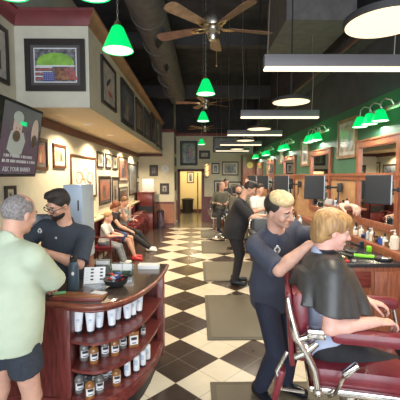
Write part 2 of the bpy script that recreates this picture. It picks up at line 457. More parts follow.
def hand_prims(w, h, pn, side, s, curl, thumb=1, spread=.1):
    # wrist w, direction h, palm normal pn, side = towards the thumb
    h = nrm(h); side = nrm(Vector(side)-h*Vector(side).dot(h)); pn = nrm(side.cross(h)) if Vector(pn).dot(side.cross(h)) > 0 else -nrm(side.cross(h))
    out = []; pc = w+h*.05*s
    out.append(ell(pc, (.052*s,.038*s,.016*s), (h, side, pn), k=.012))
    out.append(cap(w-h*.01*s, w+h*.03*s, .023*s, .022*s, flat=(pn,1.35), k=.015))
    for i, (o, L, r) in enumerate(((.027,.074,.0088),(.009,.082,.0092),(-.009,.076,.0088),(-.026,.060,.0078))):
        p = w+h*.088*s+side*o*s; d = nrm(h+side*(o*spread*12)); ln = (L*.45, L*.32, L*.25); a = curl*.6
        out.append(cap(w+h*.06*s+side*o*s*.9, p, r*1.05*s, r*s, k=.006))
        for q in range(3):
            dd = nrm(d*math.cos(a)+pn*math.sin(a)); e = p+dd*ln[q]*s
            out.append(cap(p, e, r*(1-.08*q)*s, r*(.92-.08*q)*s, k=.004)); p = e; a += curl*.8
    t0 = w+h*.025*s+side*.025*s; t1 = t0+nrm(h*.6+side*.75+pn*.35)*.042*s; t2 = t1+nrm(h*.85+side*.3+pn*(.3+.4*curl))*.032*s; t3 = t2+nrm(h*.9+side*.05+pn*(.3+.5*curl))*.026*s
    out += [cap(t0, t1, .014*s, .011*s, k=.01), cap(t1, t2, .0105*s, .0095*s, k=.004), cap(t2, t3, .0095*s, .008*s, k=.004)]
    return out
def person(name, label, P, N, H, face, chest=None, fwd=None, hands=(None,None), hhint=None, feet=None, toes=None, khint=None,
           skin='skin', s=1.0, w=1.0, belly=0.0, shirt='shirt_navy', sleeve=.75, pants='pants_navy', pants_end=1.0, shoe='shoe_black', hem=.0,
           hair='hair_dark', hairstyle='short', sides=None, beard=None, glasses=False, vox=.009, curl=.7, seated=False, emblem=False, headscale=1.0, roll=0.0, group=None, side_sh=None, collar=True, top_cut=None, lap=None, loose=False, hdirs=(None,None)):
    P, N, H = Vector(P), Vector(N), Vector(H); face = nrm(face); fwd = nrm(fwd if fwd is not None else (face.x, face.y, 0))
    up = nrm(N-P); rt = nrm(fwd.cross(up)); fw = nrm(up.cross(rt))        # rt = the person's right
    foot_c = (Vector(feet[0])+Vector(feet[1]))/2 if feet else Vector((P.x, P.y, 0))
    base = Vector((P.x, P.y, min(Vector(feet[0]).z, Vector(feet[1]).z) if feet else 0))
    root = thing(name, label, 'person', base, 0, group)
    body = []; ax = (rt, fw, up)
    C = P.lerp(N, .66)
    def torso(d=0.0):
        o = [ell(P+up*.02*s, ((.165*w+d)*s, (.115+d)*s, .13*s), ax, k=.05), ell(P-fw*.035*s-up*.03*s, ((.15*w+d)*s, (.105+d)*s, .12*s), ax, k=.05),
             ell(P.lerp(N,.33)+fw*(.012+belly*.5)*s, ((.140*w+belly*.5+d)*s, (.10+belly+d)*s, .17*s), ax, k=.06),
             ell(C, ((.165*w+d)*s, (.112+d)*s, .19*s), ax, k=.05),
             cap(N-up*.055*s+rt*.15*w*s, N-up*.055*s-rt*.15*w*s, (.062+d)*s, k=.05)]
        return o
    body += torso()
    hax_r = nrm(face.cross(up if abs(face.dot(up)) < .95 else -fw)); hu = nrm(hax_r.cross(face))
    if roll: 
        q = Matrix.Rotation(roll, 3, face); hax_r = q @ hax_r; hu = q @ hu
    hs = headscale*s
    def hp(x, y, z): return H+hax_r*x*hs+face*y*hs+hu*z*hs
    hax = (hax_r, face, hu)
    body += [cap(N-up*.05*s, hp(0,-.03,-.05), .062*s, .054*s, k=.03)]
    body += [ell(hp(0,-.01,.028), (.076*hs,.094*hs,.092*hs), hax, k=.02), ell(hp(0,.022,-.04), (.058*hs,.066*hs,.072*hs), hax, k=.03),
             ell(hp(0,.066,-.092), (.026*hs,.022*hs,.020*hs), hax, k=.025),
             cap(hp(0,.088,.012), hp(0,.108,-.026), .008*hs, .013*hs, k=.012), cap(hp(-.013,.092,-.03), hp(.013,.092,-.03), .009*hs, k=.01),
             cap(hp(-.036,.078,.026), hp(.036,.078,.026), .011*hs, k=.012), cap(hp(-.018,.086,-.062), hp(.018,.086,-.062), .008*hs, k=.008),
             ell(hp(.045,.06,-.02), (.02*hs,.02*hs,.024*hs), hax, k=.02), ell(hp(-.045,.06,-.02), (.02*hs,.02*hs,.024*hs), hax, k=.02),
             ell(hp(.078,-.008,-.008), (.009*hs,.017*hs,.030*hs), hax, k=.008), ell(hp(-.078,-.008,-.008), (.009*hs,.017*hs,.030*hs), hax, k=.008)]
    for sx in (-1,1): body.append(ell(hp(.031*sx,.096,.006), (.014*hs,.011*hs,.007*hs), hax, op='sub', k=.01))
    sleeves = []; pantp = []
    sh = [N-up*.06*s+rt*.185*w*s, N-up*.06*s-rt*.185*w*s]
    if side_sh:
        for i in range(2):
            if side_sh[i] is not None: sh[i] = Vector(side_sh[i])
    hh = hhint or (None, None)
    for i in range(2):
        sg = 1 if i == 0 else -1
        tgt = Vector(hands[i]) if hands[i] is not None else sh[i]+Vector((0,0,-.54*s))+rt*sg*.06*s+fw*.03*s
        el, wr = ik(sh[i], tgt, .285*s, .255*s, hh[i] if hh[i] is not None else (-fw*.6+rt*sg*.5-up*.5))
        body += [cap(sh[i], el, .052*s, .042*s, k=.03), cap(el, el.lerp(wr,.35), .042*s, .044*s, k=.015), cap(el.lerp(wr,.35), wr, .044*s, .028*s, k=.015)]
        if hdirs[i] is not None: hd, pn, sd = [nrm(q) for q in hdirs[i]]
        else:
            hd = nrm(wr-el); pn = nrm(-up*.8-rt*sg*.3) if hd.z > -.7 else -rt*sg
            sd = nrm(hd.cross(pn)); sd = sd if sd.dot(-rt*sg+up*.3) > 0 else -sd
        body += hand_prims(wr, hd, pn, sd, s, curl)
        if sleeve > 0:
            if sleeve <= 1:
                e = sh[i].lerp(el, sleeve); d = nrm(el-sh[i]); sleeves.append(cap(sh[i], e+d*.03, .066*s, (.074 if loose else .064)*s, cuts=((e, d),), k=.03))
            else:
                sleeves += [cap(sh[i], el, .064*s, .052*s, k=.03), cap(el, wr-nrm(wr-el)*.02, .052*s, .036*s, k=.03)]
    legs = []
    for i in range(2):
        sg = 1 if i == 0 else -1
        hj = P-up*.05*s+rt*sg*.088*s*w
        ft = Vector(feet[i]) if feet else Vector((hj.x, hj.y, base.z)); an = ft+Vector((0,0,.085*s))
        kn, an = ik(hj, an, .43*s, .415*s, khint[i] if khint else fw)
        td = nrm(toes[i]) if toes else nrm((fwd.x, fwd.y, 0))
        body += [cap(hj, kn, .082*s*(.5+.5*w), .055*s, k=.03), cap(kn, kn.lerp(an,.35)-fwd*.012*s, .054*s, .054*s, k=.02), cap(kn.lerp(an,.35)-fwd*.012*s, an, .052*s, .036*s, k=.02),
                 cap(an-Vector((0,0,.05*s)), an-Vector((0,0,.055*s))+td*.13*s, .032*s, .026*s, k=.02)]
        def tube_(a, b, ra, rb, **kk): return cap(a, b, ra, rb, **kk)
        if pants_end >= 1:
            e = an+(kn-an).normalized()*-.02
            pantp += [cap(hj, kn, .100*s*(.5+.5*w), .074*s, k=.03), cap(kn, e, .074*s, .060*s, k=.02, cuts=((e, (e-kn).normalized()),))]
        else:
            t = pants_end; e = hj.lerp(kn, t); d = nrm(kn-hj); pantp += [cap(hj, e+d*.03, .104*s*(.5+.5*w), .100*s, k=.04, cuts=((e, d),))]
        a0 = an-Vector((0,0,.045*s))-td*.045*s; b0 = a0+td*.20*s-Vector((0,0,.012*s)); lf = nrm(td.cross(Vector((0,0,1))))
        if shoe:
            fl = ((an.x,an.y,an.z-.083*s),(0,0,-1))
            surf_obj('shoe', shoe, root, [cap(a0, b0, .046*s, .042*s, k=.02, cuts=(fl,)), cap(a0+Vector((0,0,.03*s)), a0+td*.05*s+Vector((0,0,.035*s)), .043*s, .040*s, k=.02)], max(vox*.9,.007), off=base, cuts=(fl,))
        legs.append((hj, kn, an))
    lipR = ell(hp(0,.10,-.062), (.021*hs,.03*hs,.0085*hs), hax)
    regs = [(1, lipR)]
    for sx in (-1,1): regs.append((2, ell(hp(.032*sx,.095,.029), (.021*hs,.03*hs,.0058*hs), hax)))
    surf_obj('body', [skin,'lip','brow'], root, body, vox, .02, off=base, regions=regs if vox < .012 else ())
    d = .012
    # shirt
    if shirt:
        nk = ((N+up*.012*s+fw*.0), nrm(up*.9+fw*.25))
        hemc = (P-up*(.05+hem)*s, -up)
        tp = torso(d+.004)+([ell(P.lerp(N,.28)+fw*belly*.5*s, ((.160*w+d)*s, (.118+belly+d)*s, .26*s), ax, k=.05)] if loose else [])
        surf_obj('shirt', shirt, root, tp+sleeves+[cap(P+up*(.06 if loose else -.03)*s, P-up*(.09+hem)*s, ((.172 if loose else .150)*w+d)*s, ((.178 if loose else .152)*w+d)*s, flat=(fw,1.16 if loose else 1.28), k=.05)]*(0 if seated else 1)+[cap(N-up*.06*s, N+up*.03*s, .076*s, .068*s, k=.02), cap(N+up*.055*s+fw*.025*s, H, .070*s, .09*s, op='sub', k=.012)],
                 max(vox*1.0,.009), .03, off=base, cuts=(hemc,), noise=.0022 if vox < .012 else 0)
        if collar and vox < .012:
            mb = MB(); rr = .073*s; row0 = []; row1 = []
            for q in range(17):
                a = R(28)+q*(2*PI-R(56))/16; dd = fw*math.cos(a)+rt*math.sin(a); c = N+fw*.004*s
                row0.append(c+dd*rr+up*(.018+.008*(-math.cos(a)))*s-base); row1.append(c+dd*(rr+.03)*1.0+up*(-.020-.028*max(0,math.cos(a)))*s-base)
            mb.grid([row0,row1]).build('collar', shirt, root, solid=.004)
            mb = MB(); c0 = N+fw*(.078)*s-base
            mb.tube([c0-up*.03*s, C+fw*.128*s-base, P.lerp(N,.35)+fw*(.13+belly*1.3)*s-base], .005).build('button_placket', shirt, root)
    if pants:
        wc = (P+up*(.10)*s, up)
        surf_obj('shorts' if pants_end < 1 else 'trousers', pants, root, [ell(P+up*.02*s, ((.165*w+d)*s, (.115+d)*s, .13*s), ax, k=.05), ell(P-fw*.035*s-up*.03*s, ((.15*w+d)*s, (.105+d)*s, .12*s), ax, k=.05)]+pantp, max(vox*1.0,.009), .03, off=base, cuts=(wc,), noise=.0025 if vox < .012 else 0)
    # hair
    if hair:
        hv = min(vox*.8, .012)
        if hairstyle == 'short': hp_ = [ell(hp(0,-.016,.036), (.083*hs,.101*hs,.094*hs), hax)]; cu = [(hp(0,.05,.055), nrm(face*.8-hu*.6)), (hp(0,0,-.075), -hu)]
        elif hairstyle == 'balding': hp_ = [ell(hp(0,-.018,.026), (.081*hs,.098*hs,.090*hs), hax)]; cu = [(hp(0,.045,.05), nrm(face*.8-hu*.6)), (hp(0,0,-.07), -hu)]
        elif hairstyle == 'quiff': hp_ = [ell(hp(0,-.016,.034), (.081*hs,.098*hs,.092*hs), hax), ell(hp(.01,.028,.108), (.058*hs,.060*hs,.034*hs), hax), ell(hp(0,-.03,.10), (.060*hs,.06*hs,.032*hs), hax)]+[ell(hp(.04*math.cos(q*2.4)*(q/11)**.5,.02+.06*math.sin(q*2.4)*(q/11)**.5,.134-.02*(q/11)), (.016*hs,.020*hs,.014*hs), hax, k=.008) for q in range(12)]; cu = [(hp(0,.066,.052), nrm(face*.75-hu*.66)), (hp(0,0,-.06), -hu)]
        elif hairstyle == 'top': hp_ = [ell(hp(0,.005,.090), (.072*hs,.088*hs,.048*hs), hax)]+[ell(hp(.05*math.cos(q*2.4)*(q/13)**.5,.005+.065*math.sin(q*2.4)*(q/13)**.5,.128-.03*(q/13)), (.017*hs,.022*hs,.020*hs), hax, k=.008) for q in range(14)]; cu = [(hp(0,.07,.052), nrm(face*.6-hu*.8))]
        elif hairstyle == 'bowl':
            hp_ = [ell(hp(0,-.022,.034), (.098*hs,.118*hs,.106*hs), hax), ell(hp(0,-.075,-.03), (.082*hs,.052*hs,.075*hs), hax), ell(hp(0,.045,.07), (.075*hs,.055*hs,.05*hs), hax)]
            cu = [(hp(0,.066,.04), nrm(face*.8-hu*.6)), (hp(0,-.02,-.08), nrm(-hu*1.0+face*.15))]
        elif hairstyle == 'long': hp_ = [ell(hp(0,-.02,.03), (.092*hs,.112*hs,.102*hs), hax), ell(hp(0,-.06,-.06), (.085*hs,.06*hs,.10*hs), hax)]; cu = [(hp(0,.058,.04), nrm(face*.85-hu*.5)), (hp(0,0,-.15), -hu)]
        if hairstyle == 'bowl':
            cl = [ell(hp(.095*sx,.028,-.042), (.045*hs,.060*hs,.056*hs), hax, op='sub', k=.012) for sx in (-1,1)]
            hp_ += cl
        if hairstyle in ('short','quiff','balding'):
            hp_ += [ell(hp(.085*sx,.012,-.03), (.03*hs,.034*hs,.042*hs), hax, op='sub', k=.012) for sx in (-1,1)]
        surf_obj('hair', hair, root, hp_, hv, .02, off=base, cuts=cu, noise=.0016 if vox < .012 else .001, nf=3.0)
        if sides: surf_obj('undercut_hair', sides, root, [ell(hp(0,-.018,.03), (.080*hs,.097*hs,.090*hs), hax), *[ell(hp(.085*sx,.012,-.03), (.03*hs,.034*hs,.042*hs), hax, op='sub', k=.012) for sx in (-1,1)]], hv, .02, off=base, cuts=[(hp(0,.04,.05), nrm(face*.8-hu*.6)), (hp(0,0,-.065), -hu)])
    if beard:
        surf_obj('beard', beard, root, [ell(hp(0,.028,-.066), (.061*hs,.068*hs,.054*hs), hax, cuts=((hp(0,.03,-.052), nrm(hu*.95+face*.15)),)), ell(hp(0,.070,-.095), (.03*hs,.026*hs,.026*hs), hax),
                 cap(hp(-.024,.092,-.056), hp(0,.1,-.047), .0055*hs, k=.004), cap(hp(.024,.092,-.056), hp(0,.1,-.047), .0055*hs, k=.004)] +
                 [ell(hp(0,.10,-.064), (.022*hs,.02*hs,.009*hs), hax, op='sub', k=.004)], .005, .012, off=base)
    if vox < .012:
        for sx in (-1,1):
            e = MB(); e.ball(hp(.031*sx,.0785,.005)-base, (.0125*hs,.0125*hs,.0105*hs), 12); e.ball(hp(.031*sx,.0860,.002)-base, .0058*hs, 10, mi=1); e.build('eye', ['eye_white','iris'], root)
    if glasses:
        g = MB()
        for sx in (-1,1):
            g.tube([hp(.033*sx+.027*math.copysign(abs(math.cos(a))**.6,math.cos(a)), .103, .003+.018*math.copysign(abs(math.sin(a))**.6,math.sin(a)))-base for a in [2*PI*q/16 for q in range(16)]], .0034*hs, 6, closed=True)
            g.tube([hp(.060*sx,.103,.010)-base, hp(.078*sx,.06,.012)-base, hp(.083*sx,-.01,.005)-base], .0024*hs, 6)
        g.tube([hp(-.007,.104,.008)-base, hp(.007,.104,.008)-base], .0024*hs, 6); g.build('glasses', 'black_plastic', root)
    root['_'] = 0; del root['_']
    return root, dict(prims=torso(.02)+sleeves+[q for q in body if q.kind=='ell'][:0], base=base, fw=fw, rt=rt, up=up, C=C, hp=hp, face=face, hu=hu, hr=hax_r, sh=sh, legs=legs)
# ------------------------------------------------------------------ the room
XL, XB, XR, YB, YE, YD, ZC, YN = -2.2, -1.31, 2.3, 4.3, 13.0, 14.2, 5.0, -1.6
ZS = 2.73; XJ = -.86
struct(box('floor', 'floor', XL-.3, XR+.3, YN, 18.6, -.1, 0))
struct(box('ceiling', 'ceiling_black', XL-.3, XR+.3, YN, 18.6, ZC, ZC+.1))
struct(box('wall_left', 'cream', XL-.2, XL, YN, YE+.2, 0, ZC))
struct(MB().box(XR,XR+.2,YN,YD+.2,0,2.9).box(XR,XR+.2,YN,YD+.2,2.9,ZC,mi=1).build('wall_right', ['green_wall','black_wall']))
# the raised bulkhead box over the waiting side
struct(MB().box(XL,XB,YB,YE,ZS+.012,3.74).box(XL+.003,XB-.003,YB+.003,YE,ZS,ZS+.012,mi=1).build('wall_bulkhead', ['cream','soffit']))
def crown_rows(pts, z0, z1, out, name, m):
    # pts: plan polyline with outward normals, cove moulding
    mb = MB(); prof = [(0,z0),(.018,z0),(.022,z0+.02),(out*.45,z0+(z1-z0)*.45),(out*.8,z0+(z1-z0)*.75),(out,z0+(z1-z0)*.8),(out,z1),(0,z1)]
    rows = []
    for k in range(len(pts)):
        p = Vector(pts[k][0]); n = Vector(pts[k][1]); rows.append([(p.x+n.x*o, p.y+n.y*o, z) for o,z in prof])
    mb.grid(rows); return mb.build(name, m, None)
struct(crown_rows([((XL,YN),(1,0)),((XL,YB),(1,-1)),((XB,YB),(1,-1))], 3.70, 3.87, .10, 'trim_1', 'crown'))
struct(crown_rows([((XB,YB),(1,-1)),((XB,YE),(1,0))], 3.70, 3.87, .10, 'trim_2', 'crown_gold'))
struct(box('trim_3', 'trim_maroon', XL, XL+.05, YN, YE, ZS-.13, ZS-.01))
struct(box('trim_4', 'trim_maroon', XL, XB+.02, YE-.06, YE, ZS-.10, ZS-.005))
# far walls
struct(MB().box(XL,XJ,YE,YE+.15,0,ZC).build('wall_back_left', 'cream_far'))
struct(MB().box(XL,XJ+.01,YE-.015,YE,0.1,.88).build('wall_back_brick', 'brick_far'))
struct(box('trim_5', 'purple_trim', XL, XJ+.01, YE-.03, YE-.012, .86, .93))
struct(box('baseboard_back_left', 'purple_trim', XL, XJ+.01, YE-.03, YE-.012, 0, .12))
struct(crown_rows([((XB,YE),(0,-1)),((XJ,YE),(1,-1)),((XJ,YD),(1,-1)),((1.5,YD),(0,-1))], 3.52, 3.64, .07, 'trim_6', 'crown'))
struct(box('wall_jog', 'cream_far', XJ-.1, XJ, YE+.15, YD, 0, ZC))
DX0, DX1, DZ = XJ+.16, at(201.5,180,YD).x, at(190,171.5,YD).z
struct(MB().box(XJ-.1,DX0,YD,YD+.15,0,ZC).box(DX1,XR,YD,YD+.15,0,ZC).box(DX0,DX1,YD,YD+.15,DZ,ZC).build('wall_back', 'cream_far'))
struct(MB().box(DX0-.10,DX0,YD-.03,YD+.17,0,DZ+.1).box(DX1,DX1+.11,YD-.03,YD+.17,0,DZ+.1).box(DX0-.10,DX1+.11,YD-.03,YD+.17,DZ,DZ+.1).build('trim_7', 'purple_trim'))
struct(box('trim_8', 'purple_trim', DX1+.11, 1.55, YD-.02, YD, 0, 1.0))
struct(box('trim_9', 'crown', DX1+.11, 1.55, YD-.04, YD, 1.0, 1.05))
struct(MB().box(DX0-.10,DX0-.35,YD-.02,YD,.1,.9).build('wall_back_panel', 'brick_far'))
struct(box('wall_back_upper', 'black_wall', XL, XR, YD-.012, YD, 3.64, ZC))
struct(box('wall_back_upper_left', 'black_wall', XL, XJ, YE-.012, YE, 3.64, ZC))
# wood pier at the end of the right wall
struct(box('wall_pier', 'wood_orange', at(243,170,13.6).x, XR, 13.6, YD, 0, 2.75))
struct(box('trim_10', 'brick', at(243,170,13.6).x, XR, 13.585, 13.6, .3, 1.5))
# back room seen through the doorway
struct(MB().box(-2,1.6,18.2,18.4,0,3.2).build('wall_room_back', 'yellow_wall'))
struct(box('wall_room_left', 'yellow_wall', -1.2, -1.0, YD+.15, 18.2, 0, 3.2))
struct(box('wall_room_right', 'yellow_wall', .55, .7, YD+.15, 18.2, 0, 3.2))
struct(box('baseboard_room', 'trim_maroon', -1, .55, 18.17, 18.2, 0, .15))
dr = struct(MB().box(0,.045,0,.85,0.01,2.05,bev=.004).build('door_1', 'wood_door', None, loc=(DX1-.17, YD+1.6, 0)))
MB().box(-.012,0,.12,.36,.25,.95).box(-.012,0,.49,.73,.25,.95).box(-.012,0,.12,.36,1.1,1.9).box(-.012,0,.49,.73,1.1,1.9).build('door_panel', 'wood_orange', dr)
MB().lathe([(.0,-.07),(.028,-.06),(.028,-.04),(.01,-.03),(.01,0)],(0,.07,1.0),12,axis='x').build('door_handle','brass',dr)
# right wall: wainscot rail, tan brick, low wood
struct(box('wall_right_brick', 'brick', XR-.012, XR, YN, 13.6, .9, 1.86))
struct(MB().box(XR-.05,XR,YN,13.6,1.90,1.94).box(XR-.035,XR,YN,13.6,1.84,1.90).build('trim_11', 'wood_orange'))
struct(box('trim_12', 'wood_orange', XR-.03, XR, YN, 13.6, 0, .9))
# shop front behind the viewer (open glazed front that lets the daylight in)
struct(MB().box(XL,XR,YN-.15,YN,0,.35).box(XL,XR,YN-.15,YN,3.9,ZC).box(XL,XL+.12,YN-.15,YN,.35,3.9).box(XR-.12,XR,YN-.15,YN,.35,3.9).build('wall_front', 'cream'))
w1 = struct(MB().box(XL+.12,XR-.12,YN-.1,YN-.04,.35,.42).box(XL+.12,XR-.12,YN-.1,YN-.04,3.83,3.9).box(-.75,-.68,YN-.1,YN-.04,.35,3.9).box(.75,.82,YN-.1,YN-.04,.35,3.9).box(XL+.12,XR-.12,YN-.1,YN-.04,2.7,2.76).build('window_1', 'trim_maroon'))
# left wall chair rail / ledge
struct(box('trim_13', 'trim_maroon', XL, XL+.012, 3.3, YE, .12, .98))
lg = MB().box(XL,XL+.20,4.0,12.2,.99,1.035,bev=.008); tag(lg.build('wall_ledge', 'soffit'), kind='structure')
# duct and ceiling clutter
t = thing('ventilation_duct', 'large round dark grey ventilation duct running along the ceiling', 'duct', (at(141,0,5).x, 0, 0))
dz = at(146,10,5.2).z
MB().tube([(0.0,1.0,dz+.1),(0.02,4.5,dz+.1),(0.10,8,dz+.1),(.16,11.0,dz+.1)], .27, 28).build('duct_body', 'duct', t)
for k in range(8):
    MB().tube([(0.0+.012*k, 2.0+k*1.15, dz+.1),(0.001+.012*k, 2.04+k*1.15, dz+.1)], .282, 28).build('duct_collar', 'duct', t)
for px,py in ((160,38),(168,65)):
    p = at(px,py,5.0 if py==38 else 7.3)
    v = MB().box(-.10,.10,-.16,.16,-.02,.02).build('duct_grille', 'black_plastic', t); v.location = p-Vector(t.location)+Vector((0,0,0)); v.rotation_euler=(0,R(-55),0)
tag(box('ceiling_beam','beam',XL,XR,10.9,11.2,4.35,4.7), 'long dark crossbeam under the ceiling beyond the second fan', 'beam')
tag(box('ceiling_beam','beam',XL,XR,7.2,7.4,4.55,4.8), 'nearer dark crossbeam high above the second pendant lamp', 'beam')
tag(box('ceiling_beam','beam',XR-.02,XR+.0-.22,YN,13.5,3.62,3.78), 'dark horizontal beam running high along the right wall', 'beam')
tag(MB().box(1.12,2.0,4.45,5.65,3.85,4.6).build('air_duct','duct'), 'boxy dark rectangular duct above the nearest linear light', 'duct')
tag(MB().tube([(XR-.30,YN,3.60),(XR-.30,13.4,3.60)],.022,8).build('conduit_pipe','trim_maroon'), 'thin reddish conduit pipe running along the upper right wall', 'pipe')
tag(MB().tube([(-.9,YN,4.6),(-.9,13,4.6)],.05,8).build('ceiling_pipe','beam'), 'thin dark pipe along the ceiling left of the round duct', 'pipe')

# ------------------------------------------------------------------ lamps
def light(name, kind, loc, energy, color, size=.1, rot=None, parent=None, sy=None, spot=None):
    l = bpy.data.lights.new(name, kind); l.energy = energy; l.color = color
    if kind == 'AREA':
        l.size = size
        if sy: l.shape = 'RECTANGLE'; l.size_y = sy
        else: l.shape = 'DISK'
    elif kind == 'SPOT': l.spot_size = spot; l.spot_blend = .6; l.shadow_soft_size = size
    else: l.shadow_soft_size = size
    o = bpy.data.objects.new(name, l); col.objects.link(o); o.location = loc
    if rot: o.rotation_euler = rot
    if parent: o.parent = parent
    return o
LIN = [2.7, 4.9, 7.0, 9.2, 11.4]; ZLIN = 2.72
labs = ['nearest long white linear light hanging upper right','second long linear light from the front, behind the nearest one','third linear light hanging in the row','fourth linear light hanging in the row over the far chairs','farthest and smallest linear light by the back wall']
proto = thing('linear_light', labs[0], 'light', (0,0,0), 0, 'linear lights over the barber chairs')
MB().box(-.55,.55,-.035,.035,.012,.10,bev=.006).build('housing','linear_body',proto)
MB().box(-.545,.545,-.036,.036,-.012,.008,bev=.004).build('diffuser','lamp_linear',proto)
for sx in (-.52,.45):
    MB().tube([(sx,0,.10),(sx+.012,0,.5),(sx-.01,0,.9),(sx,0,ZC-ZLIN)],.004,6).build('cable','nickel',proto)
for i,y in enumerate(LIN):
    o = proto if i==0 else dup(proto, label=labs[i]); x = 1.06 if i==0 else 1.16
    o.location = (x,y,ZLIN)
    for dx_ in (-.36,0,.36): light('linear_lamp','SPOT',(x+dx_,y,ZLIN-.02),26,(1,.90,.72),.05,spot=R(165))
DSC = [1.95,3.95,6.15,8.35,10.5]
labs = ['large glowing round drum light at the top right corner','round drum light between the first and second linear lights','small round drum light behind the second linear light','tiny round drum light behind the third linear light','farthest tiny round drum light near the back wall']
proto = thing('drum_light', labs[0], 'light', (0,0,0), 0, 'round drum lights over the barber chairs')
MB().lathe([(.03,.06),(.16,.045),(.212,.03),(.214,.008),(.205,-.004)],n=36).build('drum_shell','drum_black',proto)
MB().lathe([(.0,-.012),(.15,-.011),(.203,-.004),(.203,.0)],n=36).build('diffuser','lamp_warm',proto)
MB().tube([(0,0,.05),(0,0,ZC-2.74)],.008,8).build('stem','black_plastic',proto)
for i,y in enumerate(DSC):
    o = proto if i==0 else dup(proto, label=labs[i]); pp = atz(*((385,23),(291,102),(259,129),(245.5,140.5),(237,149))[i],2.73); x, y = pp.x, pp.y; o.location = (x,y,2.73)
    light('drum_lamp','SPOT',(x,y,2.70),60,(1,.84,.62),.16,spot=R(165))
PEN = [(at(118,48,2.5).x,2.5,2.78,'green glass pendant lamp at the upper left before the bulkhead'),(.10,4.0,2.83,'green pendant lamp hanging just below the nearest fan'),(.11,6.2,2.87,'second green pendant lamp down the aisle, below the middle fan'),(.13,10.0,2.80,'small farthest green pendant lamp above the doorway'),
       (atz(92,-7,2.87).x,atz(92,-7,2.87).y,2.87,'pendant lamp cut by the top edge, only its glowing rim showing above the box corner'),(atz(8,-8,2.87).x,atz(8,-8,2.87).y,2.87,'pendant lamp cut by the top left corner, only its glowing rim showing')]
proto = thing('pendant_lamp', PEN[0][3], 'lamp', (0,0,0), 0, 'green glass pendant lamps')
MB().lathe([(.030,.165),(.040,.155),(.108,.0),(.104,.0)],n=28,cap=False).build('lamp_shade','green_shade',proto,solid=.003)
MB().lathe([(.034,.150),(.100,.003),(.0,.02)],n=28,cap=False).build('shade_lining','shade_white',proto)
MB().lathe([(.012,.20),(.02,.195),(.028,.165),(.03,.16)],n=16).build('lamp_cap','brass',proto)
ch = MB()
for k in range(70):
    z = .205+k*.03; a = (k%2)*PI/2; ch.tube([(.006*math.cos(q)*math.cos(a),.006*math.cos(q)*math.sin(a),z+.017*math.sin(q)) for q in [2*PI*j/8 for j in range(8)]],.0016,5,closed=True)
ch.build('chain','nickel',proto)
for i,(x,y,z,l) in enumerate(PEN):
    o = proto if i==0 else dup(proto, label=l); o.location = (x,y,z)
    light('pendant_bulb','SPOT',(x,y,z+.03),26,(1,.95,.82),.05,spot=R(150))
# ceiling fans
FAN = [((213,28),4.0,R(12),'nearest brown five-blade ceiling fan with nickel hub'),((206,103),8.3,R(40),'middle ceiling fan seen below the duct end'),((205,128),12.6,R(5),'farthest small ceiling fan above the doorway')]
proto = thing('ceiling_fan', FAN[0][3], 'fan', (0,0,0), 0, 'ceiling fans down the aisle')
MB().lathe([(.0,-.13),(.045,-.125),(.06,-.09),(.055,-.06),(.075,-.05),(.075,-.03),(.05,-.02),(.06,0),(.10,.01),(.105,.03),(.105,.10),(.09,.12),(.03,.13),(.02,.16)],n=32).build('motor_housing','nickel',proto)
MB().tube([(0,0,.14),(0,0,1.32)],.012,10).build('down_rod','black_plastic',proto)
MB().tube([(.03,-.03,-.1),(.03,-.03,-.38)],.003,6).ball((.03,-.03,-.39),.010).build('pull_chain','brass',proto)
for k in range(5):
    a = 2*PI*k/5; Mz = Matrix.Rotation(a,4,'Z')
    b = MB(); pl = [(.17,-.045),(.60,-.072),(.645,-.055),(.66,0),(.645,.055),(.60,.072),(.17,.045)]
    Mt = Mz @ Matrix.Rotation(R(12),4,'X')
    n0 = len(b.v); b.prism(pl,-.004,.004); b.v = [tuple(Mt @ Vector(v)) for v in b.v]
    bl = b.build('fan_blade','fan_light' if k in (1,3) else 'fan_dark',proto)
    c = MB().tube([(.08,.0,.0),(.12,.03,-.012),(.17,.035,-.008),(.22,.012,-.006)],.010,8).tube([(.08,0,0),(.12,-.03,-.012),(.17,-.035,-.008),(.22,-.012,-.006)],.010,8).ball((.215,0,-.01),(.03,.024,.008))
    c.v = [tuple(Mt @ Vector(v)) for v in c.v]; c.build('blade_arm','brass',proto)
for i,((px,py),y,a,l) in enumerate(FAN):
    o = proto if i==0 else dup(proto, label=l); p = at(px,py,y); o.location = p; o.rotation_euler=(0,0,a); o.scale = (1.08,)*3
light('back_room_fill','POINT',(-.2,16.2,2.8),120,(1,.9,.65),.2)  # unseen light added to brighten the room behind the doorway
# recessed downlights under the bulkhead
proto = thing('recessed_downlight','nearest recessed downlight glowing under the bulkhead','light',(0,0,0),0,'recessed downlights under the bulkhead')
MB().lathe([(.048,-.004),(.075,-.006),(.078,0),(.05,.0)],n=24).build('trim_ring','white',proto)
MB().lathe([(.0,-.003),(.050,-.003),(.050,0)],n=24).build('lens','lamp_warm',proto)
ords = ['nearest','second','third','fourth','fifth','sixth','seventh','farthest']
for i,(px,py) in enumerate(((88,124),(110.5,135),(125,142),(134.5,147),(142.5,151),(148.5,154.5))):
    p = atz(px,py,ZS); o = proto if i==0 else dup(proto,label=ords[i]+' recessed downlight from the front, glowing in the soffit under the bulkhead')
    o.location = (p.x,p.y,ZS-.001)
    light('downlight_lamp','SPOT',(p.x,p.y,ZS-.03),130,(1,.79,.52),.04,spot=R(150))
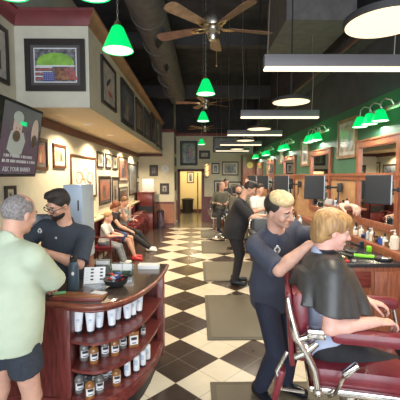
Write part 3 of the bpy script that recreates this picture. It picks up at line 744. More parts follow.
# ------------------------------------------------------------------ framed pictures
def picture(label, plane, v, px0, px1, ref, pyt, pyb, frame='frame_black', board='matboard', pic='pic_light', fw=.04, mw=.06, group=None, art=None, depth=.03, name='framed_picture', cat='picture'):
    # spans px0..px1 along the wall; top and bottom are read at column ref
    if plane == 'y': a, b = at(px0,pyt,v), at(px1,pyt,v); s0, s1 = a.x, b.x; zt, zb = at(ref,pyt,v).z, at(ref,pyb,v).z
    else: a, b = atx(px0,pyt,v), atx(px1,pyt,v); s0, s1 = a.y, b.y; zt, zb = atx(ref,pyt,v).z, atx(ref,pyb,v).z
    if s0 > s1: s0, s1 = s1, s0
    w, h = s1-s0, zt-zb; c = (s0+s1)/2
    if plane == 'y': loc = (c, v-.001, (zt+zb)/2); rz = 0
    elif v < 0: loc = (v+.001, c, (zt+zb)/2); rz = PI/2
    else: loc = (v-.001, c, (zt+zb)/2); rz = -PI/2
    t = thing(name, label, cat, loc, rz, group); W, H2 = w/2, h/2
    fw = min(fw, w*.14); mw = min(mw, w*.18)
    m = MB(); m.box(-W,W,-depth,0,H2-fw,H2).box(-W,W,-depth,0,-H2,-H2+fw).box(-W,-W+fw,-depth,0,-H2+fw,H2-fw).box(W-fw,W,-depth,0,-H2+fw,H2-fw)
    m.box(-W+fw,W-fw,-depth*.85,-depth*.6,H2-fw-.008,H2-fw).box(-W+fw,W-fw,-depth*.85,-depth*.6,-H2+fw,-H2+fw+.008)
    m.build('frame', frame, t)
    MB().box(-W+fw,W-fw,-depth*.35,0,-H2+fw,H2-fw).build('mat_board', board, t)
    A, B = W-fw-mw, H2-fw-mw
    if art: art(t, A, B, -depth*.35)
    else:
        p = MB().box(-A,A,-depth*.35-.003,-depth*.35,-B,B)
        rnd = random.Random(label); d = -depth*.35-.0035
        p.box(-A*.5,A*.1,d,d+.001,-B*.9,B*.2,mi=1).box(A*.15,A*.6,d,d+.001,-B*.8,B*(.1+.4*rnd.random()),mi=2)
        p.ball((-A*.2,d,B*.38),(A*.18,.001,B*.16),10,mi=1).ball((A*.38,d,B*.45),(A*.15,.001,B*.14),10,mi=2)
        p.build('print', [pic, rnd.choice(['pic_dark','pic_sepia','ink']), rnd.choice(['pic_blue','pic_red','pic_dark'])], t)
    return t
def stadium(t, A, B, y):
    m = MB(); m.box(-A,A,y-.002,y,-B,B)
    m.prism([(A*.92*math.cos(a), B*.15+max(-.25,math.sin(a))*B*.62) for a in [2*PI*k/28 for k in range(28)]], y-.003, y-.002, mi=1, ax='y')
    m.box(-A*.95,A*.95,y-.0035,y-.002,-B*.08,0,mi=5)
    for k in range(6): m.box(-A,-A*.15,y-.0045,y-.003,-B*(.16+.14*k),-B*(.09+.14*k),mi=2 if k%2 else 5)
    m.box(-A*.62,-A*.05,y-.0055,y-.0045,-B*.98,-B*.42,mi=3)
    for i in range(6):
        for j in range(4): m.box(-A*(.58-.09*i)-.004,-A*(.58-.09*i)+.004,y-.0062,y-.0055,-B*(.50+.12*j)-.003,-B*(.50+.12*j)+.003,mi=5)
    m.prism([(-A*.02,-B*.95),(-A*.05,-B*.2),(A*.35,-B*.15),(A*.75,-B*.9)],y-.005,y-.003,mi=4,ax='y')
    for k in range(4): m.prism([(A*(.38+.15*k),-B*.15),(A*(.45+.15*k),-B*.15),(A*(.80+.09*k),-B*.9),(A*(.75+.08*k),-B*.9)],y-.0045,y-.003,mi=2,ax='y')
    m.build('print',['stand_grey','field_green','stripe_red','flag_blue','crowd','paper'],t)
    b = MB(); 
    for q in ((-A-.012,-A,-B-.012,B+.012),(A,A+.012,-B-.012,B+.012)): b.box(q[0],q[1],y-.004,y,q[2],q[3])
    b.box(-A,A,y-.004,y,B,B+.012).box(-A,A,y-.004,y,-B-.012,-B); b.build('inner_fillet','paper',t)
def rings(t, A, B, y):
    m = MB().box(-A,A,y-.002,y,-B,B)
    for i,(x,z,s) in enumerate(((-.5,0,1),(.05,.22,.9),(.5,-.02,1),(-.2,-.35,.8),(.35,-.45,.7))):
        m.tube([(A*x+A*.28*s*math.cos(a),y-.003,B*z+B*.34*s*math.sin(a)) for a in [2*PI*k/24 for k in range(24)]],.007,5,mi=1+i%4,closed=True)
    m.build('print',['matboard','stripe_red','yellow','ink','pic_red'],t)
def feather(t, A, B, y):
    m = MB().box(-A,A,y-.002,y,-B,B)
    m.prism([(-A*.5,-B*.1),(-A*.3,-B*.15),(A*.35,B*.45),(A*.25,B*.6),(-A*.3,B*.2)],y-.004,y-.002,mi=1,ax='y')
    for k in range(6): m.ball((A*(-.1+.13*k),y-.002,-B*(.45+.07*(k%3))),(A*.12,.001,B*.14),8,mi=2)
    m.build('print',['pic_light','ink','stripe_red'],t)
g = 'framed pictures on the walls'
picture('large black framed stadium photo with flag on the bulkhead end face','y',YB,25,85,60,39.5,91.5,fw=.06,mw=.055,board='matboard_dark',art=stadium,group=g)
picture('black framed picture cut by the left edge, high on the wall beside the bulkhead','x',XL,-16,5.5,4,29,84,board='pic_light',pic='pic_light',group=g)
f1z = [atx(100,54,XB).z, atx(100,101.5,XB).z]
side = [((100,114),54,101.5,'frame_black','pic_light','first picture along the bulkhead side, black frame with a dark feather on pale paper',feather),
 ((120,132.5),77,121.5,'frame_black','pic_blue','second picture along the bulkhead side, wide black frame and dark portrait',None),
 ((135,142),97,131,'frame_black','pic_sepia','third picture along the bulkhead side, narrow looking sepia print',None),
 ((143.7,149.4),107,137,'frame_black','pic_blue','fourth picture along the bulkhead side, dark bluish print',None),
 ((150.5,154.5),112,141,'frame_black','pic_dark','fifth picture along the bulkhead side, dark print',None),
 ((156,158.7),118,146,'frame_black','pic_light','sixth picture along the bulkhead side, pale print',None),
 ((160,162.2),122,149,'frame_black','pic_dark','last picture along the bulkhead side, nearest the far wall',None)]
for (a,b),yt,yb,fr,pc,lab,art in side:
    picture(lab,'x',XB,a,b,a,yt,yb,fr,'pic_light' if art else 'matboard_dark',pc,group=g,art=art)
low = [((33,46),44,139,170.5,'frame_brown','matboard_dark','pic_red','brown framed picture partly hidden behind the hanging screen',None),
 ((52,64.5),52,143,168,'frame_brown','matboard','pic_sepia','dark framed picture with sepia photo right of the hanging screen',None),
 ((69.5,95),69.5,153.5,202,'frame_brown','matboard','pic_light','large brown framed sheet with coloured interlocking rings above the barber',rings),
 ((96.3,103),96.3,151,168,'frame_black','matboard','pic_light','first of three small matching frames in a row under the downlights',None),
 ((105,110.5),105,153,168.5,'frame_black','matboard','pic_dark','middle of three small matching frames in a row under the downlights',None),
 ((112,116.8),112,155,169.5,'frame_black','matboard','pic_light','last of three small matching frames in a row under the downlights',None),
 ((118.3,127),118.3,156,182,'frame_brown','pic_light','pic_red','tall brown framed picture with a red figure right of the three small frames',None),
 ((98.3,110),98.3,176,206,'frame_black','matboard_dark','pic_red','big dark framed collage below the three small frames',None),
 ((111.5,118),111.5,177,206,'frame_black','matboard_dark','pic_sepia','dark framed print squeezed right of the big collage',None),
 ((119,127),119,187.5,205,'frame_black','matboard','pic_dark','black framed picture below the tall red figure picture',None),
 ((128.3,136),128.3,163,196,'frame_black','grey_panel','pic_blue','tall grey glazed poster frame near the end of the left wall',None),
 ((137,139.4),137,162,178,'frame_black','matboard','pic_light','narrow black framed print, upper one past the grey poster',None),
 ((140.2,142),140.2,165,176.5,'frame_black','matboard','pic_sepia','small black framed print closest to the end corner',None),
 ((137,139.4),137,182,192,'frame_black','matboard','pic_sepia','small framed print, lower one past the grey poster',None)]
for (a,b),ref,yt,yb,fr,bd,pc,lab,art in low: picture(lab,'x',XL,a,b,ref,yt,yb,fr,bd,pc,group=g,art=art,depth=.025)
end = [(149.5,158,165,176,'frame_black','matboard_dark','pic_blue','black framed bluish photo on the end wall left of the round clock',YE),
 (160,169,183.3,194,'frame_black','matboard_dark','pic_light','square black framed picture on the end wall below the round clock',YE),
 (180,197.5,141,165.5,'frame_black','matboard_dark','pic_green','large black framed stadium print above the doorway',YD),
 (199,210,150.5,159,'frame_black','matboard_dark','pic_light','small black framed sign right of the large print above the doorway',YD),
 (213,243,137,152.5,'frame_black','grey_panel','grey_panel','wide dark glazed frame high on the back wall',YD),
 (211.5,219.5,163,174,'frame_black','matboard','pic_blue','small black framed print right of the barber pole',YD),
 (222,238.5,161.5,175.5,'frame_brown','matboard','pic_sepia','wide framed certificate on the back wall near the wood pier',YD),
 (214,224,180.5,194,'frame_black','matboard','pic_dark','lower left frame of the back wall behind the waiting men',YD),
 (228,241,181.5,196,'frame_black','matboard','pic_sepia','lower right frame of the back wall behind the bearded client',YD)]
for a,b,yt,yb,fr,bd,pc,lab,Y in end: picture(lab,'y',Y,a,b,(a+b)/2,yt,yb,fr,bd,pc,group=g)
for i,(yt,yb) in enumerate(((138,154),(157.5,166),(172,190))):
    z1, z0 = at(173.2,yt,13.7).z, at(173.2,yb,13.7).z
    t = thing('framed_picture', ('uppermost','middle','lowest')[i]+' of three edge-on frames on the narrow return beside the doorway','picture',(XJ+.001,13.65,(z0+z1)/2),PI/2,g)
    W, H2 = .3, (z1-z0)/2
    MB().box(-W,W,-.03,0,H2-.03,H2).box(-W,W,-.03,0,-H2,-H2+.03).box(-W,-W+.03,-.03,0,-H2,H2).box(W-.03,W,-.03,0,-H2,H2).build('frame','frame_black',t)
    MB().box(-W+.03,W-.03,-.012,0,-H2+.03,H2-.03).build('print','pic_dark',t)
picture('framed print on the yellow wall seen through the doorway','y',18.2,187,194,190,172,183,'frame_brown','matboard','pic_sepia',group=g)
rw = [((339.5,358.5),358.5,115,157,'frame_wood','pic_light','pic_sepia','large wooden framed sepia print on the green wall between the two nearest mirrors'),
 ((302,310),310,137,166,'frame_wood','matboard','pic_light','wooden framed print between the second and third mirrors'),
 ((280,284),284,147,164,'frame_wood','matboard','pic_light','small wooden framed print between the third and fourth mirrors'),
 ((268,270),270,158,170,'frame_wood','matboard','pic_sepia','tiny far framed print between the fourth and fifth mirrors')]
for (a,b),ref,yt,yb,fr,bd,pc,lab in rw: picture(lab,'x',XR,a,b,ref,yt,yb,fr,bd,pc,group=g)
# clock, notice, pole, sign
p = at(165,169,YE); t = thing('wall_clock','round white wall clock on the end wall between frames','clock',(p.x,YE-.001,p.z))
MB().lathe([(.15,0),(.15,-.03),(.135,-.035),(.13,-.02)],n=32,axis='y').build('clock_rim','white',t)
MB().lathe([(0,-.018),(.13,-.018),(.13,0)],n=32,axis='y').build('clock_face','paper',t)
MB().box(-.005,.005,-.022,-.019,-.02,.09).box(-.02,.06,-.022,-.019,-.004,.004).build('clock_hands','ink',t)
k = MB()
for i in range(12): a = 2*PI*i/12; k.ball((.11*math.cos(a),-.019,.11*math.sin(a)),(.007,.002,.007),6)
k.build('hour_marks','ink',t)
p0, p1 = at(207,162,YD-.1), at(207,178,YD-.1)
t = thing('barber_pole','striped wall-mounted barber pole with glowing glass beside the doorway','barber pole',(p0.x,YD,p1.z)); hh = p0.z-p1.z
MB().lathe([(0,0),(.05,.01),(.08,.04),(.08,.09),(.06,.1)],(0,-.1,0),20).build('base_cap','nickel',t)
MB().lathe([(.06,hh-.1),(.08,hh-.09),(.08,hh-.04),(.05,hh-.01),(0,hh)],(0,-.1,0),20).build('top_cap','nickel',t)
defm('pole_glow',(.8,.55,.3),.3,emit=(1,.62,.25),estr=1.3)
MB().lathe([(.06,.1),(.06,hh-.1)],(0,-.1,0),20,cap=False).build('glass_cylinder','pole_glow',t)
st = MB()
for j in range(2): st.tube([(.061*math.cos(a+j*PI),-.1+.061*math.sin(a+j*PI),.1+(hh-.2)*a/(4*PI)) for a in [4*PI*q/40 for q in range(41)]],.014,6,mi=j)
st.build('stripe',['red','white'],t)
MB().box(-.03,.03,-.05,0,hh*.4,hh*.6).build('bracket','nickel',t)
p = at(250,165,13.58); t = thing('round_sign','round yellow and black emblem sign on the wood pier','sign',(p.x,13.598,p.z))
MB().lathe([(0,-.02),(.14,-.02),(.14,0)],n=28,axis='y').build('sign_disc','label_black',t)
MB().lathe([(.11,-.024),(.13,-.024),(.13,-.02)],n=28,axis='y').build('ring','yellow',t)
MB().lathe([(0,-.026),(.05,-.026),(.05,-.02)],n=20,axis='y').build('centre','yellow',t)
# hanging screen on the left
c = [atx(-8,99,XL+.42)]
t = thing('hanging_television','large black wall television tilted down, showing a bearded man advert','television',(XL+.44,3.16,2.25))
t.rotation_euler = (0,0,PI/2)
TL = Matrix.Rotation(R(9),4,'X')
def tl(m): m.v = [tuple(TL @ Vector(v)) for v in m.v]; return m
W,H2 = .70,.36
tl(MB().box(-W,W,-.02,.03,-H2,H2,bev=.008)).build('television_case','black_plastic',t)
tl(MB().box(-W+.015,W-.015,-.023,-.020,-H2+.02,H2-.02)).build('screen','screen',t)
a = MB(); x0=-.06; x1=W-.03
defm('scr_purple',(.05,.035,.05),.25,emit=(.10,.07,.10),estr=.4,color2=(.02,.018,.02),nscale=5)
defm('scr_skin',(.45,.33,.28),.3,emit=(.45,.33,.28),estr=.30); defm('scr_grey',(.33,.36,.33),.3,emit=(.33,.36,.33),estr=.3)
defm('scr_beard',(.16,.10,.08),.3); defm('scr_green',(0,.4,.15),.3,emit=(0,.9,.3),estr=.5)
a.box(x0,x1,-.0245,-.023,-H2+.03,H2-.03)
cx = x0+.26
a.prism([(cx-.13,.0),(cx-.15,-.10),(cx-.03,-.16),(cx+.12,-.13),(cx+.17,0),(cx+.12,.08),(cx-.10,.08)],-.026,-.0245,mi=2,ax='y')
a.ball((cx,-.0265,.12),(.085,.0015,.12),16,mi=1); a.ball((cx,-.0275,.215),(.095,.0015,.06),14,mi=2)
a.ball((cx-.01,-.0285,.035),(.07,.0015,.055),14,mi=3); a.ball((cx-.03,-.0290,.11),(.012,.001,.007),8,mi=3); a.ball((cx+.035,-.0290,.11),(.012,.001,.007),8,mi=3)
a.ball((cx+.35,-.0265,.10),(.075,.0015,.15),16,mi=1); a.ball((cx+.35,-.0275,.02),(.06,.0015,.07),12,mi=3)
a.box(x0+.30,x0+.42,-.0285,-.0245,.15,.19,mi=4); a.box(-W+.03,-.12,-.0245,-.023,.17,.21,mi=4)
tl(a).build('advert_picture',['scr_purple','scr_skin','scr_grey','scr_beard','scr_green'],t)
b = MB(); rn = random.Random(3)
for z,xa,xb in ((-.155,x0+.07,x1-.12),(-.205,x0+.05,x1-.06)):
    x = xa
    while x < xb: w = rn.choice((.012,.02,.028)); b.box(x,x+w,-.0300,-.0290,z-.014,z+.014); x += w+rn.choice((.006,.006,.02))
for k in range(5): b.box(-W+.06,-.16-.04*(k%2),-.0255,-.0245,.08-.07*k,.095-.07*k)
tl(b).build('small_print','paper',t)
lt = text_part('ASK YOUR BARBER',.062,'paper',t,TL @ Vector(((x0+x1)/2-.03,-.031,-.285)),(PI/2+R(9),0,0))
MB().box(-.12,.12,.03,.46,-.08,.08).box(-.25,.25,.03,.05,-.2,.2).build('wall_bracket','black_plastic',t)
# ------------------------------------------------------------------ reception counter
outer = [(-1.95,2.52),(-1.35,2.50),(-1.0,2.47),(-.86,2.42),(-.75,2.40),(-.66,2.43),(-.57,2.51),(-.50,2.61),(-.45,2.73),(-.405,2.88),(-.37,3.06),(-.345,3.28),(-.335,3.50)]
inner = [(-.98,3.50),(-.98,2.92),(-1.95,2.92)]
def off(poly, d):        # shift the curved front inwards by d
    o = []
    for i,(x,y) in enumerate(poly):
        a = Vector(poly[max(i-1,0)]); b = Vector(poly[min(i+1,len(poly)-1)]); t = (b-a).normalized(); n = Vector((-t.y,t.x)); o.append((x+n.x*d, y+n.y*d))
    return o
defm('edge_wood',(.20,.06,.035),.3,noise=.3,nscale=12,coat=.3)
desk = thing('reception_counter','curved dark red wood reception counter with three open display shelves','counter',(0,0,0))
MB().prism(off(outer,-.025)+inner,.955,1.0).build('worktop','dark_top',desk)
e = MB(); e.tube([(x,y,.978) for x,y in off(outer,-.028)],.021,10); e.build('edge_moulding','edge_wood',desk)
e = MB(); e.tube([(x,y,.938) for x,y in off(outer,.0)],.011,10); e.build('lower_moulding','mahogany_h',desk)
MB().prism(off(outer,.005)+inner,.93,.955).build('apron','mahogany_h',desk)
so = [p for p in outer if p[0] > -.9]; so = [(-.93,2.45)]+so[0:-1]+[(-.338,3.36)]
def backed(o): return o+[(-.84,3.40),(-.90,2.85)]
for z in (.70,.485,.27):
    MB().prism(off(so,.01)+[(-.80,3.40),(-.93,2.85)],z-.022,z).build('shelf','mahogany_h',desk)
MB().prism(off(outer,.06)+inner,.0,.18).build('plinth','black_plastic',desk)
MB().prism(off(outer,.0)+inner,.18,.25).build('base_panel','mahogany_h',desk)
MB().box(-1.03,-.93,2.455,2.60,.25,.94,bev=.004).build('corner_post','mahogany',desk)
MB().prism([(-1.95,2.53),(-1.35,2.51),(-1.03,2.48),(-1.03,2.55),(-1.95,2.6)],.25,.94).build('front_panel','mahogany',desk)
MB().box(-.40,-.335,3.33,3.50,.11,.955,bev=.004).build('end_post','mahogany',desk)
MB().box(-.95,-.34,3.46,3.50,.25,.94).box(-.99,-.95,2.6,3.50,.25,.94).build('back_panel','mahogany',desk)
MB().grid([[(-.93,2.86,z),(-.80,2.95,z),(-.72,3.05,z),(-.66,3.2,z),(-.62,3.46,z)] for z in (.25,.94)]).build('shelf_back','mahogany',desk,solid=.01)
for x in (-1.85,-1.45): MB().box(x,x+.32,2.495,2.515,.33,.84,bev=.003).build('raised_panel','mahogany',desk)
# positions along the shelf front
def shelfpt(px, py, z, back=0):
    return atz(px,py,z)
def tube_proto(lab):
    t = thing('cream_tube',lab,'tube',(0,0,0),0,'white tubes on the counter shelves')
    MB().lathe([(.0,0),(.019,0),(.020,.004),(.020,.022),(.016,.024)],n=18).build('tube_cap','black_plastic',t)
    rows = []
    for k in range(8):
        f = k/7; z = .022+.145*f; a = .022+.011*f; b = .022*(1-f)+.002
        rows.append([(a*math.cos(q),b*math.sin(q),z) for q in [2*PI*j/20 for j in range(20)]])
    m = MB().grid(rows,closed=True); m.add(rows[-1],[tuple(range(20))]); m.add(rows[0],[tuple(range(20))]); m.build('tube_body','white_plastic',t)
    MB().box(-.012,.012,-.0195,-.0185,.085,.088).box(-.009,.009,-.0195,-.0185,.095,.105).build('label','bluewhite',t)
    return t
tp = None; L1 = [(78.5,333,'leftmost white tube standing on the top counter shelf'),(90.8,333,'second white tube from the left on the top counter shelf'),(99.5,329,'third white tube from the left, set slightly back on the top shelf'),(112,327,'middle white tube at the front of the top shelf'),(117.5,321,'white tube set back just behind the middle one on the top shelf'),(127.5,320,'white tube right of the middle pair on the top shelf'),(133,316.5,'white tube standing behind, second from the right on the top shelf'),(139,312.5,'rightmost white tube on the top counter shelf')]
for px,py,lab in L1:
    p = atz(px,py,.70)
    tp = tube_proto(lab) if tp is None else tp
    o = tp if tp.location.length == 0 else dup(tp,label=lab); o.location = (p.x,p.y,.70); o.rotation_euler=(0,0,R(10)); o.scale=(1.22,1.22,1.10)
def bottle_proto(lab, liquid, name='tonic_bottle', w=.027, h=.095, square=False):
    t = thing(name,lab,'bottle',(0,0,0),0,'bottles on the counter shelves')
    if square: m = MB().box(-w,w,-w*.7,w*.7,0,h,bev=.006).lathe([(.014,h-.002),(.012,h+.012)],n=14)
    else: m = MB().lathe([(0,0),(w*.95,0),(w,.006),(w,h*.82),(w*.8,h*.93),(.012,h),(.012,h+.014)],n=22)
    m.build('bottle_body',liquid,t)
    MB().lathe([(.0145,h+.008),(.0155,h+.010),(.0155,h+.030),(.013,h+.033),(0,h+.033)],n=16).build('bottle_cap','black_plastic',t)
    m = MB()
    if square: m.box(-w*.8,w*.8,-w*.7-.001,-w*.7,h*.2,h*.78).box(-w*.55,w*.55,-w*.7-.002,-w*.7-.001,h*.5,h*.68,mi=1).box(-w*.4,w*.4,-w*.7-.002,-w*.7-.001,h*.28,h*.34,mi=1)
    else:
        m.grid([[(w*1.015*math.cos(a),w*1.015*math.sin(a),z) for a in [R(-145)+R(110)*q/12 for q in range(13)]] for z in (h*.22,h*.66)])
        m.grid([[(w*1.03*math.cos(a),w*1.03*math.sin(a),z) for a in [R(-125)+R(70)*q/8 for q in range(9)]] for z in (h*.48,h*.64)],mi=1)
        m.grid([[(w*1.03*math.cos(a),w*1.03*math.sin(a),z) for a in [R(-118)+R(56)*q/8 for q in range(9)]] for z in (h*.28,h*.34)],mi=1)
    m.build('label',['paper','label_black'],t,solid=0)
    return t
L2 = [(84.5,359,'clear','leftmost clear bottle on the middle counter shelf'),(94,362,'amber','amber bottle second from the left on the middle shelf'),(105,355,'clear','clear bottle third from the left on the middle shelf'),(115,354,'amber','large round amber bottle at the centre of the middle shelf'),(122.8,347,'clear','clear bottle between two amber ones on the middle shelf'),(133.5,346,'square','square amber bottle toward the right of the middle shelf'),(143,336,'slim','slim dark bottle at the right end of the middle shelf')]
L3 = [(79.5,391,'clear','leftmost pale bottle on the bottom counter shelf'),(86,381,'blue','blue-topped bottle behind the leftmost on the bottom shelf'),(90,397,'amber','front amber bottle near the left of the bottom shelf'),(99.5,391,'clear','clear bottle in the front row, middle of the bottom shelf'),(94.5,381,'amber','back-row amber bottle near the left on the bottom shelf'),(104.5,379,'clear','back-row clear bottle in the middle of the bottom shelf'),(111,375.5,'clear','back-row clear bottle toward the right on the bottom shelf'),(116.5,384,'amber','rightmost amber bottle at the front of the bottom shelf')]
B = {}
def put_bottle(px,py,z,k,lab):
    p = atz(px,py,z)
    if k not in B:
        B[k] = {'clear':lambda: bottle_proto(lab,'clear_liquid'),'amber':lambda: bottle_proto(lab,'amber'),'blue':lambda: bottle_proto(lab,'bluewhite',w=.022),'square':lambda: bottle_proto(lab,'amber',w=.032,h=.10,square=True),'slim':lambda: bottle_proto(lab,'pic_dark',w=.018,h=.09)}[k](); o = B[k]
    else: o = dup(B[k],label=lab)
    o.location = (p.x,p.y,z); o.rotation_euler = (0,0,-p.x*.4+.15); o.scale = (1.3,)*3
for px,py,k,lab in L2: put_bottle(px,py,.485,k,lab)
for px,py,k,lab in L3: put_bottle(px,py,.27,k,lab)
wb = None
for px,py,lab in ((127.5,376.5,'front pale cylinder bottle at the right of the bottom shelf'),(136.5,371.5,'second pale cylinder bottle at the right of the bottom shelf'),(143,366,'third pale cylinder bottle at the right of the bottom shelf'),(147.5,360,'last pale cylinder bottle at the far right of the bottom shelf')):
    if wb is None:
        wb = thing('shampoo_bottle',lab,'bottle',(0,0,0),0,'pale cylinder bottles on the bottom shelf'); o = wb
        MB().lathe([(.0,0),(.021,0),(.021,.018)],n=20).build('base_cap','black_plastic',wb)
        MB().lathe([(.022,.016),(.023,.02),(.023,.125),(.020,.13),(0,.131)],n=20).build('bottle_body','white_plastic',wb)
        MB().grid([[(.0236*math.cos(a),.0236*math.sin(a),z) for a in [R(-120)+R(60)*q/6 for q in range(7)]] for z in (.06,.10)]).build('label','bluewhite',wb)
    else: o = dup(wb,label=lab)
    p = atz(px,py,.27); o.location = (p.x,p.y,.27); o.scale = (1.15,1.15,1.1)
# things on the worktop
p = atz(74,289,1.0)
t = thing('water_flask','tall matt black insulated flask standing at the left of the counter top','flask',(p.x,p.y,1.0),R(10))
MB().lathe([(0,0),(.037,0),(.040,.006),(.040,.19),(.034,.215),(.025,.225)],n=28).build('flask_body','steel_blue',t)
MB().lathe([(.027,.222),(.028,.225),(.028,.25),(.022,.256),(0,.257)],n=24).build('flask_lid','black_plastic',t)
MB().tube([(-.022,0,.252),(-.018,0,.275),(.018,0,.275),(.022,0,.252)],.005,8).build('lid_handle','black_plastic',t)
MB().ball((0,-.0395,.135),(.011,.003,.016),12).build('emblem','paper',t)
p = atz(80,297,1.0)
t = thing('wooden_tray','orange brown wooden tray board at the front left of the counter top','tray',(p.x,p.y-.01,1.0),R(-4))
MB().box(-.19,.19,-.075,.075,0,.018,bev=.005).build('board','tan_wood',t)
MB().box(-.19,.19,-.077,-.070,.0,.026,bev=.002).build('lip','mahogany_h',t)
q = tag(MB().box(-.045,.045,-.02,.02,0,.012,bev=.004).build('mint_packet','lime',None,loc=(p.x-.16,p.y+.02,1.019)),'small green packet lying on the left end of the wooden tray','packet'); q.rotation_euler=(0,0,R(20)); q.data.materials[0] = defm('mint',(.15,.42,.2),.5)
q = tag(MB().box(-.055,.055,-.03,.03,0,.003).build('paper_slip','paper',None,loc=(p.x+.13,p.y+.035,1.019)),'flat pale paper slip lying on the wooden tray','paper'); q.rotation_euler=(0,0,R(-20))
p = atz(93,287,1.0)
t = thing('price_leaflet_stand','tilted white leaflet display with printed columns beside the flask','leaflet stand',(p.x,p.y+.03,1.0),R(8))
MT = Matrix.Rotation(R(-28),4,'X')
def tm(m, Mx): m.v = [tuple(Mx @ Vector(v)) for v in m.v]; return m
tm(MB().box(-.085,.085,-.004,.004,.018,.155),MT).build('card','paper',t)
k = MB()
for cx_ in (-.02,.055):
    for j in range(4): k.box(cx_-.012,cx_+.012,-.0065,-.004,.045+.028*j,.058+.028*j)
for j in range(5): k.box(-.07,-.045,-.0065,-.004,.045+.022*j,.048+.022*j,mi=1)
tm(k,MT).build('printed_marks',['ink','bluewhite'],t)
MB().box(-.09,.09,-.03,.05,0,.018).build('stand_base','clear',t)
p = atz(101,277,1.0)
t = thing('card_holder','clear upright holder with cards behind the white leaflet display','card holder',(p.x,p.y+.08,1.0))
MB().box(-.07,.07,-.03,-.026,0,.10).box(-.07,.07,.026,.03,0,.14).box(-.07,-.066,-.03,.03,0,.12).box(.066,.07,-.03,.03,0,.12).box(-.07,.07,-.03,.03,0,.004).build('holder','clear',t)
MB().box(-.06,.06,-.02,.0,.006,.125).box(-.06,.06,.004,.02,.006,.135,mi=1).build('cards',['paper','grey_cloth'],t)
p = atz(115.5,287,1.0)
t = thing('candy_bowl','dark round bowl filled with wrapped sweets on the counter','bowl',(p.x,p.y+.02,1.0)); t.scale=(1.12,1.12,1.15)
MB().lathe([(0,0),(.045,0),(.075,.022),(.092,.058),(.088,.058),(.07,.026),(.04,.008),(0,.008)],n=32).build('bowl_body','black_plastic',t)
rn = random.Random(5); sw = 0
cols = ['red','blue','paper','red','bluewhite','black_plastic']
for i in range(14):
    a = 2*PI*i/14*2.4; r = .055*math.sqrt((i+.5)/14); z = 1.045+.016*(i%4)
    m = MB(); m.box(-.014,.014,-.009,.009,-.006,.006,bev=.004); m.prism([(-.014,0),(-.026,-.008),(-.026,.008)],-.002,.002); m.prism([(.014,0),(.026,-.008),(.026,.008)],-.002,.002)
    o = m.build('wrapped_candy',cols[i%6],None,loc=(p.x+r*math.cos(a),p.y+.02+r*math.sin(a),z+.006)); o.rotation_euler=(rn.random()*.5,rn.random()*.5,rn.random()*3)
    tag(o,{'red':'red','blue':'blue','paper':'white','bluewhite':'pale blue','black_plastic':'black'}[cols[i%6]]+' wrapped sweet heaped in the dark bowl','candy','wrapped sweets in the bowl, '+cols[i%6].replace('_',' '))
p = atz(122,275,1.0)
t = thing('brochure_rack','clear plastic brochure rack with white and green leaflets behind the bowl','brochure rack',(p.x,p.y,1.0))
MB().box(-.10,.10,-.04,-.036,0,.05).box(-.10,.10,.036,.04,0,.11).box(-.10,-.096,-.04,.04,0,.08).box(.096,.10,-.04,.04,0,.08).box(-.1,.1,-.04,.04,0,.004).build('rack','clear',t)
tm(MB().box(-.09,.0,-.01,-.006,.006,.10).box(.005,.09,-.01,-.006,.006,.10),Matrix.Rotation(R(-12),4,'X')).build('white_leaflet','paper',t)
tm(MB().box(-.08,-.01,-.03,-.026,.006,.05).box(.01,.08,-.03,-.026,.006,.045),Matrix.Rotation(R(-8),4,'X')).build('green_leaflet',defm('sage',(.22,.36,.27),.5).name,t)
p = atz(149,268,1.0)
t = thing('white_card_box','flat white box lying at the right end of the counter top','box',(p.x,p.y,1.0),R(-2))
MB().box(-.10,.10,-.05,.05,0,.03,bev=.002).build('box_body','paper',t)
MB().box(-.101,.101,-.051,.051,.024,.040,bev=.002).build('box_lid','white',t)
# small stack of goods on the left beyond the barber, light blue screen and cupboards
p = at(76,215,4.2)
t = thing('display_cabinet','pale blue upright cabinet standing behind the bearded barber','cabinet',(-1.72,4.20,0))
MB().box(.17,.39,-.20,.25,.9,1.80,bev=.01).build('cabinet_body','bluewhite',t)
MB().box(.19,.37,-.206,-.20,1.30,1.76,bev=.002).build('door','bluewhite',t)
MB().box(-.22,.38,-.25,.25,0,.9,bev=.01).build('cabinet_base','mahogany',t)
MB().tube([(.35,-.225,1.5),(.35,-.225,1.62)],.008,8).build('cabinet_handle','black_plastic',t)
t = thing('desk_monitor','small computer screen between the two men at the counter','screen',(-1.55,3.45,1.28),R(200))
MB().box(-.16,.16,-.012,.012,0,.24,bev=.004).build('monitor_case','black_plastic',t)
MB().box(-.15,.15,.0125,.014,.012,.228).build('display','pic_blue',t)
MB().box(-.02,.02,-.03,-.012,-.28,.08).box(-.09,.09,-.09,.06,-.29,-.28).build('stand','black_plastic',t)
t = thing('back_counter','low dark wood counter along the left wall behind the reception','counter',(-1.93,3.4,0))
MB().box(-.26,.22,-.45,.5,.94,.985,bev=.005).build('worktop','dark_top',t)
MB().box(-.26,.18,-.43,.48,0,.94).build('cupboard','mahogany',t)
picture('small framed certificate propped on the left wall below the television','x',XL,3.5,14,3.5,186,203,'frame_black','matboard','pic_light',group=g)
